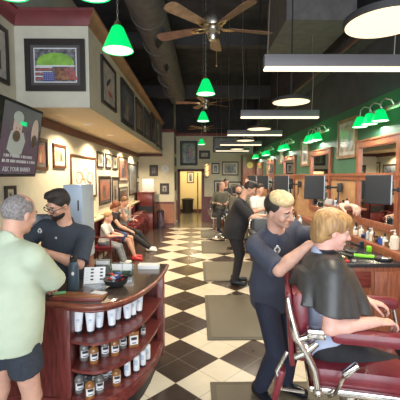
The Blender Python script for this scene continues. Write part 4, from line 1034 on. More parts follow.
# ------------------------------------------------------------------ floor mats
labs = ['nearest olive grey rubber mat at the bottom of the picture','second rubber floor mat in the aisle, beyond the nearest barber','third rubber mat, at the feet of the second barber','fourth rubber mat further down the aisle','farthest rubber mat near the waiting men']
proto = None
for i,(ya,yb) in enumerate(((1.50,3.05),(3.87,5.37),(6.1,7.53),(8.35,9.9),(10.5,12.0))):
    if i == 0:
        proto = thing('rubber_mat',labs[0],'mat',(0,0,0),0,'rubber floor mats')
        MB().box(0,1.30,-.75,.75,0.001,.012,bev=.004).build('mat_border','mat_edge',proto)
        MB().box(.05,1.25,-.70,.70,.010,.018,bev=.004).build('mat_surface','mat_rubber',proto); o = proto
    else: o = dup(proto,label=labs[i])
    o.location = (.12,(ya+yb)/2,0); o.scale = (1,(yb-ya)/1.5,1)
# ------------------------------------------------------------------ mirrors, monitors, vanity lamps, cabinets
SY = [4.38,6.40,8.55,10.7,12.6]      # mirror centres
ords = ['nearest','second','third','fourth','farthest']
pm = thing('wall_mirror','nearest wood framed wall mirror at the right edge','mirror',(XR-.001,SY[0],1.23),-PI/2,'barber station mirrors')
W, H2 = .53, 1.14
fr = MB(); fw = .075
fr.box(-W,W,-.04,0,H2-fw,H2).box(-W,W,-.04,0,0,fw).box(-W,-W+fw,-.04,0,fw,H2-fw).box(W-fw,W,-.04,0,fw,H2-fw)
fr.box(-W+fw,W-fw,-.028,-.012,H2-fw-.015,H2-fw).box(-W+fw,W-fw,-.028,-.012,fw,fw+.015).box(-W-.015,W+.015,-.055,0,H2,H2+.02)
fr.build('mirror_frame','wood_orange',pm)
MB().box(-W+fw,W-fw,-.012,-.002,fw,H2-fw).build('mirror_glass','mirror',pm)
for i in range(1,5): dup(pm,(XR-.001,SY[i],1.23),-PI/2,label=ords[i]+' wood framed wall mirror counting away down the right wall')
# monitor on an arm
mo = thing('station_monitor','black screen with pale blue side on a wall arm, before the nearest mirror','monitor',(0,0,0),0,'monitors on arms beside the mirrors')
MB().box(-.15,.15,-.018,.018,-.19,.19,bev=.006).build('monitor_case','black_plastic',mo)
MB().box(-.14,.14,-.0195,-.018,-.175,.18).build('display','screen',mo)
MB().box(.150,.162,-.02,.02,-.19,.19,bev=.003).build('monitor_side','bluewhite',mo)
MB().tube([(.0,.02,0),(.05,.07,0),(.24,.08,-.0)],.016,10).tube([(.24,.08,-.03),(.24,.08,.03)],.035,16).tube([(.24,.08,0),(.37,-.02,0)],.018,10).box(.35,.415,-.08,.04,-.07,.07,bev=.01).tube([(.37,-.03,-.07),(.36,-.04,-.22),(.33,-.04,-.25)],.012,8).build('monitor_arm','black_plastic',mo)
for i,y in enumerate((3.55,5.5,7.65,9.8,11.8)):
    o = mo if i==0 else dup(mo,label=ords[i]+' black screen on its wall arm, in front of the '+ords[i]+' mirror')
    o.location = (1.87,y,1.72 if i else 1.73); o.rotation_euler=(0,0,R(-10) if i else R(-35)); o.scale=(1,1,1) if i else (.8,.95,.8); o.location.z += 0 if i else .03
# vanity lamps
va = thing('vanity_light','nearest three-shade green vanity lamp on the right wall','lamp',(0,0,0),0,'green vanity lamps over the mirrors')
MB().box(-.36,.36,-.025,0,.10,.16,bev=.008).build('back_bar','nickel',va)
for k in (-1,0,1):
    x = k*.25
    MB().tube([(x,-.02,.13),(x,-.06,.20),(x,-.13,.215),(x,-.175,.17),(x,-.18,.10)],.009,8).ball((x,-.02,.13),.022).lathe([(.018,.10),(.030,.085),(.032,.07)],(x,-.18,0),14).build('lamp_arm','nickel',va)
    s_ = MB().lathe([(.034,.085),(.045,.075),(.095,-.045),(.092,-.045)],(x,-.18,0),24,cap=False).build('lamp_shade','green_shade',va,solid=.003)
    MB().lathe([(.0,.035),(.060,.030),(.088,-.042)],(x,-.18,0),24,cap=False).build('shade_lining','shade_white',s_)
for i in range(5):
    o = va if i==0 else dup(va,label=ords[i]+' green three-shade vanity lamp over the '+ords[i]+' mirror')
    o.location = (XR,SY[i]-.02 if i else 4.28,2.58); o.rotation_euler=(0,0,-PI/2)
    if i == 0: o['label']='nearest green three-shade vanity lamp over the mirror at the right edge'
    light('vanity_bulb','AREA',(XR-.18,o.location.y,2.50),14,(1,.96,.85),.12,rot=(0,0,PI/2),sy=.6)
    light('vanity_glow','POINT',(XR-.34,o.location.y,2.63),2.2,(.15,1,.35),.10)
# station cabinets
cb = thing('station_cabinet','nearest wooden barber station cabinet with a drawer and black worktop','cabinet',(0,0,0),0,'barber station cabinets')
D = .84
MB().box(-D,-.0,-.02,1.25,.08,.90,bev=.004).build('cabinet_body','wood_orange',cb)
MB().box(-D+.04,0,0.02,1.23,0,.08).build('plinth','black_plastic',cb)
MB().box(-D-.02,0,-.04,1.27,.90,.94,bev=.006).build('worktop','black_top',cb)
MB().box(-.16,0,-.02,1.25,.935,1.018,bev=.004).build('back_ledge','wood_orange',cb)
MB().box(-D+.05,-.48,-.034,-.02,.70,.86,bev=.004).build('drawer','mahogany_h',cb)
MB().box(-.44,-.03,-.034,-.02,.12,.86,bev=.004).build('side_panel','wood_orange',cb)
MB().box(-D+.05,-.48,-.030,-.02,.12,.66,bev=.004).build('side_panel','wood_orange',cb)
for yy in (.05,.66):
    dr_ = MB().box(-D-.016,-D,yy,yy+.54,.12,.66,bev=.003).build('door','wood_orange',cb); MB().tube([(-D-.03,yy+.05,.5),(-D-.03,yy+.05,.6)],.006,8).build('handle','brass',dr_)
    dw_ = MB().box(-D-.016,-D,yy,yy+.54,.70,.86,bev=.003).build('drawer','wood_orange',cb); MB().ball((-D-.03,yy+.27,.78),.014).build('knob','brass',dw_)
for i in range(5):
    o = cb if i==0 else dup(cb,label=ords[i]+' wooden station cabinet along the right wall, under the '+ords[i]+' mirror')
    o.location = (XR-.02,(3.52,5.72,7.9,10.05,12.05)[i],0); o.scale=(1,1,1.064)
ZT = 1.002
def on_top(px,py):          # worktop, or the narrow raised ledge at its back
    p = atz(px,py,ZT)
    if p.x > XR-.19: p = atx(px,py,XR-.10); p.z = 1.086; p.y = min(p.y,4.72)
    return p
# pump bottles and clutter
def pump(lab, m='white_plastic', h=.15, w=.036, grp='pump bottles on the station tops'):
    t = thing('pump_bottle',lab,'bottle',(0,0,0),0,grp)
    MB().lathe([(0,0),(w,0),(w*1.02,.006),(w*1.02,h*.86),(w*.7,h*.96),(.013,h),(.013,h+.012)],n=22).build('bottle_body',m,t)
    MB().lathe([(.015,h+.010),(.015,h+.026),(.006,h+.028),(.006,h+.05),(.010,h+.052),(.010,h+.062),(0,h+.063)],n=14).tube([(0,0,h+.056),(-.04,0,h+.056),(-.05,0,h+.046)],.005,8).build('pump','white',t)
    MB().grid([[(w*1.035*math.cos(a),w*1.035*math.sin(a),z) for a in [R(-150)+R(120)*q/8 for q in range(9)]] for z in (h*.25,h*.7)]).build('label','matboard',t)
    return t
pb = pump('large cream pump bottle at the right edge of the nearest station top','matboard',.155,.045)
p = on_top(394,254); pb.location = (p.x,p.y,p.z)
extra = [(312,229,.95,'white pump bottle on the second station top, above the client hair'),(305,229,.8,'small white pump bottle left on the second station top'),(361,240,.7,'short white bottle near the mirror on the nearest station top'),(372,240,.75,'short white bottle in the middle back of the nearest station top')]
for px,py,s_,lab in extra[2:]:
    p = on_top(px,py); o = dup(pb,(p.x,p.y,p.z),0,label=lab,sc=(s_,)*3)
pw = pump('white pump bottle on the second station top','white_plastic',.14,.03,'white bottles on the second station top'); pw.location=(1.72,6.05,ZT)
pw['label']='leftmost white pump bottle on the second station top'
dup(pw,(1.86,6.15,ZT),.4,label='middle white pump bottle on the second station top, next to the leftmost')
dup(pw,(1.62,6.5,ZT),.4,label='white pump bottle set further back on the second station top')
def jar(lab,m,px,py,r,h,lid='black_plastic',nm='jar',cat='jar',Z=ZT):
    p = on_top(px,py) if Z == ZT else atz(px,py,Z); t = thing(nm,lab,cat,(p.x,p.y,max(p.z,Z)))
    MB().lathe([(0,0),(r,0),(r*1.03,.005),(r*1.03,h*.75),(r*.9,h*.8)],n=22).build('jar_body',m,t)
    MB().lathe([(r*1.0,h*.78),(r*1.0,h),(0,h)],n=22).build('lid',lid,t); return t
jar('blue barber disinfectant jar on the nearest station top','blue_plastic',381,243,.035,.10,'nickel')
jar('dark glass jar at the back of the nearest station top','pic_dark',367,238,.028,.09)
jar('amber jar beside the short white bottle on the nearest station top','amber',376,238,.025,.08)
jar('cream tub at the back left of the nearest station top','matboard',355,243,.035,.07,'white')
jar('black tub near the mirror on the nearest station top','black_plastic',364,243,.035,.05,'blue_plastic')
jar('small orange jar in front of the mirror on the nearest station top','tan_wood',387,242,.025,.07,'white')
bk = thing('product_bottle','tall white bottle at the left of the back row on the nearest station top','bottle',(0,0,0),0,'product bottles in the back row of the nearest station top')
MB().lathe([(0,0),(.026,0),(.028,.01),(.028,.10),(.012,.125),(.012,.14)],n=18).build('bottle_body','white_plastic',bk)
MB().lathe([(.014,.13),(.014,.165),(.004,.17),(.004,.18),(0,.18)],n=14).build('bottle_cap','black_plastic',bk)
MB().grid([[(.0288*math.cos(a),.0288*math.sin(a),z) for a in [R(-150)+R(120)*q/8 for q in range(9)]] for z in (.03,.08)]).build('label','matboard',bk)
for i,(px,py,m_,s_,lab) in enumerate(((350,241,None,1.0,''),(356,236,'pic_dark',.9,'dark bottle second in the back row of the nearest station top'),(360,244,'matboard',.75,'short cream bottle in front of the dark one on the nearest station top'),(368,236,'bluewhite',.9,'pale blue bottle in the middle of the back row by the mirror'),(374,238,'tan_wood',.7,'short amber bottle beside the pale blue one by the mirror'),(385,238,'white_plastic',.85,'white bottle right of the blue disinfectant jar'),(390,243,'pic_dark',.75,'dark bottle next to the large cream pump bottle'))):
    p = on_top(px,py); o = bk if i==0 else dup(bk,label=lab); o.location = (p.x,p.y,p.z); o.scale=(s_,)*3
    if m_:
        for c_ in o.children:
            if c_.name.startswith('bottle_body'): c_.data = c_.data.copy(); c_.data.materials[0] = M[m_]
# towel/tool tray, clippers
def clip(lab, body, px, py, rz, L=.17):
    p = on_top(px,py); t = thing('hair_clipper',lab,'clipper',(p.x,p.y,p.z),rz)
    m = MB(); rows = []
    for k in range(7):
        f = k/6; x = -L/2+L*f; w = .022+.006*math.sin(f*PI)*1.3-.004*f; rows.append([(x,w*math.cos(q),.022+.02*math.sin(q)) for q in [2*PI*j/16 for j in range(16)]])
    m.grid(rows,closed=True); m.add(rows[0],[tuple(range(16))]); m.add(rows[-1],[tuple(range(16))]); m.build('clipper_body',body,t)
    MB().box(L/2-.005,L/2+.03,-.022,.022,.014,.028,bev=.003).build('blade','chrome',t)
    MB().box(-L*.2,L*.1,-.006,.006,.040,.045,bev=.001).build('switch','black_plastic',t)
    MB().tube([(-L/2,0,.02),(-L/2-.05,.01,.008),(-L/2-.09,.06,.006),(-L/2-.05,.12,.006)],.004,6).build('cord','black_plastic',t)
    return t
clip('bright lime green hair clipper on the nearest station top','lime',364,258,R(155),.20)
clip('black and gold clipper lying near the client face','black_plastic',346,257,R(120))
clip('second dark clipper lying beside the black and gold one','label_black',351,254,R(110))
clip('brass coloured trimmer between the dark clippers and the green one','brass',342,259,R(100),.14)
p = on_top(361,248); t = thing('square_hair_brush','dark grey square vent brush standing tilted by the green clipper','brush',(p.x,p.y,p.z),R(20))
MB().box(-.035,.035,-.012,.012,.0,.085,bev=.005).build('brush_head','steel_blue',t)
bb = MB()
for i in range(5):
    for j in range(6): bb.box(-.03+.014*i,-.027+.014*i,-.026,-.012,.008+.013*j,.011+.013*j)
bb.build('bristles','black_plastic',t)
MB().tube([(-.03,0,.03),(-.14,.02,.06)],.012,10).build('handle','black_plastic',t)
p = on_top(369,252); q = tag(MB().box(-.022,.022,-.03,.03,0,.07,bev=.008).build('lime_charger','lime',None,loc=(p.x,p.y,p.z)),'lime green square charging block beside the black oval mirror','charger')
p = atz(384,260,ZT); p.x = 2.0; t = thing('hand_mirror','silver and black round hand mirror lying on the station top','hand mirror',(p.x,p.y,p.z))
MB().lathe([(0,0),(.075,0),(.085,.010),(.085,.022),(.075,.03),(.0,.032)],n=32).build('casing','black_plastic',t)
MB().lathe([(.07,.028),(.08,.026),(.082,.034),(.07,.036)],n=32).build('chrome_ring','chrome',t)
MB().lathe([(0,.0335),(.07,.0335),(.07,.03)],n=32).build('mirror_glass','mirror',t)
p = on_top(378,247); t = thing('round_brush','black oval brush pad standing behind the hand mirror','brush',(p.x,p.y,p.z),R(10))
MB().ball((0,0,.035),(.045,.018,.028),16).build('brush_pad','black_plastic',t); MB().tube([(.03,0,.03),(.11,.02,.012)],.009,8).build('handle','wood_orange',t)
p = atz(380,258,ZT); p.x = 1.92
tag(MB().tube([(x_,y_,ZT+.006) for x_,y_ in ((p.x-.3,p.y+.05),(p.x-.15,p.y-.02),(p.x,p.y-.06),(p.x+.12,p.y-.03),(p.x+.2,p.y+.05))],.005,6).build('power_cord','black_plastic'),'thin black cord lying along the front of the nearest station top','cord')
jar('small red pomade tin near the client face','red',347,262,.028,.018,'red','pomade_tin','tin')
jar('flat silver tin between red tin and green clipper','white',354,261,.022,.02,'nickel','pomade_tin','tin')
jar('low brown tin on the nearest station top beside the brush','tan_wood',352,247,.03,.04,'frame_brown','pomade_tin','tin')
# spray bottle hanging on the cabinet end
t = thing('spray_bottle','blue spray bottle with black trigger hanging on the nearest cabinet end','bottle',(at(360,305,3.62).x,3.62,at(360,305,3.62).z))
MB().lathe([(0,0),(.032,0),(.034,.01),(.034,.13),(.015,.165),(.013,.19)],n=20).build('bottle_body','blue_plastic',t)
MB().box(-.02,.02,-.014,.014,.185,.225,bev=.004).box(-.05,-.015,-.008,.008,.205,.222,bev=.003).tube([(-.03,0,.205),(-.035,0,.18),(-.022,0,.155)],.005,6).build('trigger_head','black_plastic',t)
MB().box(-.01,.01,0.034,.08,.13,.16).build('hook','chrome',t)
# shelf between the nearest mirrors
t = thing('wall_shelf','small wooden wall shelf below the sepia print','shelf',(XR-.012,5.35,1.40))
MB().box(-.17,0,-.40,.40,0,.03,bev=.004).build('shelf_board','wood_orange',t)
MB().box(-.02,0,-.40,.40,-.12,.10).build('back_board','wood_orange',t)
for s_ in (-.3,.3): MB().prism([(-.14,0),(0,0),(0,-.12)],s_-.012,s_+.012,ax='y').build('bracket','wood_orange',t)
p = (XR-.10,5.68,1.43)
t = thing('white_mug','white cup standing on the small wall shelf','cup',p)
MB().lathe([(0,0),(.045,0),(.048,.005),(.052,.09),(.048,.09),(.044,.01),(0,.01)],n=22).build('cup_body','white',t); MB().tube([(-.05,0,.075),(-.08,0,.06),(-.08,0,.035),(-.048,0,.02)],.006,8).build('handle','white',t)
for i,(yy,r_,h_,m_) in enumerate(((5.05,.03,.12,'white'),(5.18,.025,.09,'pic_dark'),(5.45,.03,.10,'bluewhite'))):
    t = thing('product_bottle',('white','dark','pale blue')[i]+' bottle standing on the small wall shelf','bottle',(XR-.09,yy,1.43)); MB().lathe([(0,0),(r_,0),(r_,h_*.8),(.012,h_*.9),(.012,h_)],n=16).build('bottle_body',m_,t); MB().lathe([(.014,h_-.01),(.014,h_+.02),(0,h_+.02)],n=12).build('bottle_cap','black_plastic',t)
# items on far station tops
rn = random.Random(11); bs = {}
for i in range(2,5):
    for k in range(4):
        y = (0,0,8.0,10.1,12.1)[i]+.15+.3*k; m_ = ('white_plastic','pic_dark','bluewhite','amber')[k]
        nm = ('white','dark','pale blue','amber')[k]
        lab = nm+' bottle on the '+ords[i]+' station top counting from the front'
        if m_ not in bs:
            t = thing('product_bottle',lab,'bottle',(0,0,0),0,'bottles on the far station tops'); bs[m_] = t
            MB().lathe([(0,0),(.032,0),(.032,.12),(.012,.15),(.012,.17)],n=16).build('bottle_body',m_,t); MB().lathe([(.015,.16),(.015,.19),(0,.19)],n=12).build('bottle_cap','black_plastic',t)
        else: t = dup(bs[m_],label=lab)
        t.location = (1.62+.12*rn.random(),y,ZT)
# ------------------------------------------------------------------ barber chairs
def barber_chair(lab):
    t = thing('barber_chair',lab,'barber chair',(0,0,0),0,'burgundy and chrome barber chairs')
    MB().lathe([(0,.012),(.29,.012),(.31,.025),(.30,.045),(.20,.065),(.10,.085),(.085,.10),(.085,.30),(.10,.31)],n=40).build('base','chrome',t)
    MB().lathe([(.06,.28),(.06,.60),(.12,.62),(.12,.64)],n=28).build('hydraulic_column','chrome',t)
    MB().box(-.27,.29,-.27,.27,.68,.80,bev=.045).build('seat_cushion','leather',t)
    MB().box(-.28,.31,-.285,.285,.645,.69,bev=.015).build('seat_rail','chrome',t)
    b = MB().box(-.05,.05,-.25,.25,.0,.42,bev=.04); Mx = Matrix.Translation((-.31,0,.80)) @ Matrix.Rotation(R(-4),4,'Y')
    b.v = [tuple(Mx @ Vector(v)) for v in b.v]; b.build('back_cushion','leather',t)
    b = MB().box(-.078,-.045,-.255,.255,-.02,.42,bev=.012); b.v = [tuple(Mx @ Vector(v)) for v in b.v]; b.build('back_shell','leather',t)
    for s in (-1,1):
        y = s*.30
        f = MB()
        f.tube([(-.405,y*.92,1.20),(-.385,y*.97,1.10),(-.355,y,.98),(-.30,y,.90),(-.25,y,.80),(-.23,y,.68)],[.014,.018,.024,.026,.022,.018],10)
        f.tube([(-.345,y,.97),(-.27,y,1.0),(-.20,y,1.005)],[.02,.022,.024],10)
        f.tube([(-.36,y,.86),(-.30,y,.90),(-.24,y,.96)],[.018,.024,.018],10)
        f.ball((-.23,y,.67),.030).ball((-.31,y,.91),(.045,.020,.05))
        f.build('side_frame','chrome',t)
        MB().box(-.30,-.20,y-.03,y+.03,.985,1.045,bev=.012).build('arm_bracket','chrome',t)
        MB().box(-.17,.36,y-.045,y+.045,.975,1.055,bev=.03).build('armrest','leather',t)
        MB().tube([(.33,y,.99),(.36,y,.85),(.29,y,.70)],[.016,.018,.016],10).build('arm_support','chrome',t)
    MB().tube([(-.17,-.30,.655),(-.15,-.35,.70),(-.11,-.375,.82)],[.010,.010,.012],8).build('recline_lever','chrome',t)
    l = MB().box(-.025,.075,-.022,.022,-.016,.016,bev=.010); Mx2 = Matrix.Translation((-.095,-.378,.85)) @ Matrix.Rotation(R(-42),4,'Y'); l.v=[tuple(Mx2 @ Vector(v)) for v in l.v]; l.build('lever_handle','chrome',t)
    MB().tube([(-.40,-.24,.86),(-.46,-.26,.74),(-.43,-.26,.64),(-.30,-.27,.645)],[.012,.012,.012,.012],8).build('rear_stay','chrome',t)
    b = MB().box(-.022,.022,-.06,.06,-.10,.10,bev=.02); Mx3 = Matrix.Translation((-.45,-.22,.66)) @ Matrix.Rotation(R(14),4,'Y'); b.v=[tuple(Mx3 @ Vector(v)) for v in b.v]; b.build('calf_pad','leather',t)
    MB().tube([(.30,-.2,.66),(.50,-.2,.34),(.62,-.2,.30)],.016,10).tube([(.30,.2,.66),(.50,.2,.34),(.62,.2,.30)],.016,10).build('footrest_arms','chrome',t)
    MB().box(.50,.74,-.20,.20,.27,.30,bev=.008).build('footrest_plate','chrome',t)
    return t
bc = barber_chair('nearest burgundy barber chair with chrome frame, holding the ginger-haired client')
bc.location = (.98,2.12,0); bc.rotation_euler=(0,0,R(-13))
CH = [(1.16,5.25,R(-90),'black barber chair at the second station, behind the blond barber'),(1.06,8.75,R(-95),'black barber chair at the fourth mirror, holding the bearded client'),(.72,10.3,R(-95),'black barber chair far down the aisle, holding the short-haired man')]
dk_ = {}
for x,y,a,l in CH:
    o = dup(bc,(x,y,0),a,label=l,group='black barber chairs beyond the nearest one')
    for c_ in o.children:
        if c_.data.materials[0] == M['leather']:
            k_ = c_.data.name
            if k_ not in dk_: dk_[k_] = c_.data.copy(); dk_[k_].materials[0] = M['black_vinyl']
            c_.data = dk_[k_]
# ------------------------------------------------------------------ waiting side
wc = thing('waiting_chair','x','chair',(0,0,0),0,'dark red waiting chairs along the left wall')
MB().box(-.20,.22,-.22,.22,.44,.50,bev=.02).build('seat','leather',wc)
MB().box(-.20,.20,-.21,.21,.40,.44,bev=.005).build('seat_frame','mahogany',wc)
b = MB().box(-.225,-.19,-.19,.19,.60,.98,bev=.012); b.build('backrest','leather',wc)
MB().box(-.235,-.20,-.22,-.19,.40,1.05,bev=.006).box(-.235,-.20,.19,.22,.40,1.05,bev=.006).box(-.235,-.2,-.22,.22,.98,1.05,bev=.008).build('back_frame','mahogany',wc)
for sx in (-1,1):
    for sy in (-1,1): MB().tube([(sx*.18,sy*.19,.42),(sx*.20,sy*.20,0)],[.022,.015],10).build('leg','mahogany',wc)
    MB().tube([(-.20,sx*.24,.68),(.12,sx*.24,.70),(.19,sx*.24,.66),(.19,sx*.23,.44)],.016,8).build('arm','mahogany',wc)
wl = ['dark red waiting chair under the small boy','dark red waiting chair under the woman in shorts','dark red waiting chair under the man in dark trousers','first empty waiting chair beyond the seated people','second empty waiting chair beyond the seated people','third empty waiting chair beyond the seated people','last empty waiting chair next to the tall mahogany stand']
for i,y in enumerate((7.0,7.85,8.65,9.4,10.1,10.8,11.5)):
    o = wc if i==0 else dup(wc); o.location = (-1.90,y,0); o['label'] = wl[i]
t = thing('mahogany_stand','tall dark mahogany stand with open shelf at the end of the waiting chairs','stand',(-1.83,12.35,0))
H_=1.30
MB().box(-.30,.30,-.25,-.22,0,H_).box(-.30,-.27,-.25,.25,0,H_).box(.27,.30,-.25,.25,0,H_).box(-.30,.30,.22,.25,0,H_).build('carcass','purple_trim',t)
t.children[0].data.materials[0] = M['mahogany']
MB().box(-.33,.33,-.28,.28,H_,H_+.04,bev=.006).build('top','mahogany_h',t)
MB().box(-.28,.28,-.262,-.25,.62,.85).build('shelf_shadow','black_plastic',t)  # flat black panel standing in for the shade inside the open shelf
MB().box(-.27,.27,-.262,-.25,.08,.58,bev=.003).build('door','mahogany',t)
MB().box(-.27,.27,-.262,-.25,.90,1.27,bev=.003).build('upper_panel','mahogany',t)
q = thing('white_notice_board','blank white board leaning on top of the mahogany stand','board',(-1.77,12.45,H_+.042))
MB().box(-.2,.2,-.012,.012,0,.45,bev=.003).build('board_sheet','paper',q); MB().box(-.21,.21,-.014,.014,.0,.02).build('board_edge','white',q)
t = thing('trash_can','tall round steel trash can with dark lid in front of the brick panel','trash can',(at(160.5,222,12.5).x,12.5,0))
MB().lathe([(0,0),(.13,0),(.135,.01),(.13,.58)],n=24).build('can_body',defm('can_steel',(.25,.2,.3),.25,.8).name,t); MB().lathe([(.14,.58),(.14,.62),(.08,.68),(0,.69)],n=24).build('lid','black_plastic',t)
p = atz(188,212,0); t = thing('black_bin','large black waste bin on the floor of the back room','bin',(p.x,17.7,0))
MB().lathe([(0,0),(.24,0),(.30,.66),(.31,.70),(.28,.70),(.27,.66)],n=24).build('bin_body','black_plastic',t); MB().lathe([(.32,.68),(.33,.72),(.2,.76),(0,.77)],n=24).build('bin_lid','label_black',t)
# magazines on the ledge under the wall
t = thing('magazine_stack','small stack of magazines on the ledge beside the boy','magazines',(-2.08,5.3,1.037))
for k in range(3): MB().box(-.08,.08,-.11,.11,.006*k,.006*k+.005).build('magazine',('paper','bluewhite','pic_red')[k],t)
# ------------------------------------------------------------------ people
V = Vector
# blond barber
person('person','barber with bleached blond hair in navy shirt working on the ginger client',
  P=(.65,2.84,.99), N=(.60,2.62,1.49), H=(.60,2.50,1.655), face=(.66,-.64,-.34), fwd=(.42,-.86,0),
  side_sh=((.42,2.50,1.39),(.80,2.70,1.42)), hands=((.72,2.18,1.46),(.99,2.33,1.69)), hhint=((-.35,-.3,-1),(.6,.2,-.6)), s=1.04, headscale=1.05,
  feet=((.54,2.82,0.02),(.78,2.92,.02)), toes=((.45,-.8,0),(.75,-.6,0)), khint=((.4,-.8,0),(.5,-.8,0)),
  skin='skin', w=1.10, loose=True, shirt='shirt_navy', sleeve=.97, pants='pants_navy', hair='hair_blond', hairstyle='top', sides='hair_dark', vox=.007, curl=.9, hem=.10,
  hdirs=((( .75,-.35,.25),(.2,.1,-1),(.3,.9,.2)),((.3,-.75,.15),(0,-.3,-1),(-.9,-.3,.1))))
# client in the chair
cl, ci = person('person','ginger-haired client seated in the nearest burgundy chair under a black cape',
  P=(.80,2.13,.89), N=(.78,2.11,1.395), H=(.835,2.10,1.565), face=(.97,-.10,-.22), fwd=(1,-.05,0),
  hands=((.99,1.85,1.095),(1.06,2.10,1.12)), hhint=((-.7,-.3,-1),(-.3,.6,-1)),
  feet=((1.48,2.02,.32),(1.48,2.26,.32)), toes=((1,0,0),(1,0,0)), khint=((0,0,1),(0,0,1)),
  skin='skin_fair', w=.92, shirt='light_blue', sleeve=.8, pants='black_cloth', hair='hair_ginger', hairstyle='bowl', vox=.007, curl=.9, seated=True, hem=.04, collar=False,
  hdirs=(((1,.10,-.05),(0,0,-1),(0,1,0)),((.85,-.35,-.1),(0,0,-1),(0,-1,0))))
# cape
t = thing('barber_cape','glossy black barber cape draped over the ginger-haired client','cape',(.80,2.12,1.0))
Nk = V((.79,2.11,1.40)); rows = []
def capept(a, f):
    # f 0 neck .. 1 hem ; a angle: 0 = front (+x), pi/2 = +y
    ca, sa = math.cos(a), math.sin(a); q = 1-.28*min(1,max(0,f-.35)/.4)
    cx = math.copysign(abs(ca)**q, ca); sy = math.copysign(abs(sa)**q, sa)
    wx, wy = .135, .235
    if f < .35:
        g_ = f/.35; r = g_**.8
        return V((Nk.x+ca*(.066+(wx-.066)*r), Nk.y+sa*(.066+(wy-.066)*r), 1.432-.10*g_**1.6-.012*abs(sa)*g_))
    g_ = (f-.35)/.65
    front = max(0, ca); back = max(0,-ca)
    hemz = 1.125 + .015*abs(sa) - .02*front + .03*back
    ox = wx + front*(.03+.10*g_) + back*(.03+.03*g_); oy = wy + .05*g_**.8
    fold = .014*g_*math.sin(9*a+1.0)+.009*g_*math.sin(17*a+2)
    z = 1.332-.012*abs(sa) + (hemz-1.332)*g_
    return V((Nk.x+cx*ox+ca*fold, Nk.y+sy*oy+sa*fold, z))
def push(p):
    d = V((p.x-Nk.x,p.y-Nk.y,.0)); d = d.normalized() if d.length > 1e-4 else V((0,0,1)); q = V(p)
    if q.z > 1.33: d = nrm(d+V((0,0,.8)))
    for _ in range(14):
        f = 1.0
        for pr in ci['prims']:
            if pr.op != 'add': continue
            a_, b_ = pr.bounds()
            if any(q[j] < a_[j]-.03 or q[j] > b_[j]+.03 for j in range(3)): continue
            f = min(f, float(pr.ev(q.x,q.y,q.z)))
        if f > .014: break
        q = q + d*(.016-f)*.8
    return q-V(t.location)
for i in range(29):
    rows.append([push(capept(2*PI*k/96, i/28)) for k in range(96)])
MB().grid(rows,closed=True).build('cape_cloth','cape',t,solid=.004)
for ch_ in t.children:
    pass
rr = [[V((Nk.x+rad*math.cos(2*PI*k/40),Nk.y+rad*math.sin(2*PI*k/40),z))-V(t.location) for k in range(40)] for rad,z in ((.070,1.425),(.061,1.452),(.059,1.452))]
MB().grid(rr,closed=True).build('neck_band','black_cloth',t,solid=.003)
# customer at the counter seen from behind
person('person','grey-haired customer in a mint green shirt seen from behind at the counter',
  P=(-1.17,2.10,.98), N=(-1.13,2.08,1.50), H=(-1.095,2.13,1.665), face=(.42,.87,-.22), fwd=(.42,.90,0),
  hands=((-1.02,2.42,1.12),(-1.40,2.36,1.06)), hhint=((1,-.5,-.5),(-.8,-.2,-.6)),
  feet=((-1.12,2.02,.0),(-1.36,2.14,.0)), toes=((.4,.9,0),(.3,.9,0)), khint=((.4,.9,0),(.4,.9,0)),
  skin='skin', w=1.10, loose=True, belly=.03, shirt='shirt_mint', sleeve=.97, pants='shorts_dark', pants_end=.55, hair='hair_grey', hairstyle='balding', vox=.008, curl=.6, hem=.07, collar=False, s=1.02)
# bearded barber behind the counter
person('person','bearded barber with black glasses and slate polo leaning behind the counter',
  P=(-1.24,3.16,.95), N=(-1.17,3.06,1.47), H=(-1.19,2.97,1.655), face=(-.48,-.68,-.42), fwd=(-.12,-1,0),
  hands=((-1.42,2.86,1.21),(-1.22,2.80,1.27)), hhint=((-.9,.2,-.6),(1,.2,-.5)),
  feet=((-1.34,3.22,0),(-1.12,3.24,0)), toes=((-.1,-1,0),(.1,-1,0)), khint=((0,-1,0),(0,-1,0)),
  skin='skin', w=1.10, loose=True, belly=.02, shirt='shirt_slate', sleeve=.92, pants='black_cloth', hair='hair_dark', hairstyle='quiff', beard='hair_dark', glasses=True, vox=.008, curl=.7, s=1.02, hem=.06)
# second barber
person('person','dark-haired barber in black short-sleeved shirt standing on the third mat, seen side on',
  P=(.66,5.95,1.01), N=(.76,5.92,1.49), H=(.90,5.88,1.68), face=(.86,-.15,-.48), fwd=(.95,-.3,0),
  hands=((1.14,5.66,1.17),(1.20,5.98,1.20)), hhint=((-.4,-.2,-1),(-.3,.4,-1)),
  feet=((.66,5.86,0.02),(.70,6.10,0.02)), toes=((1,-.3,0),(1,-.1,0)), khint=((1,0,0),(1,0,0)),
  skin='skin', w=1.22, loose=True, belly=.06, shirt='black_cloth', sleeve=.95, pants='black_cloth', hair='hair_dark', hairstyle='quiff', vox=.013, s=1.03, hem=.12, curl=.6)
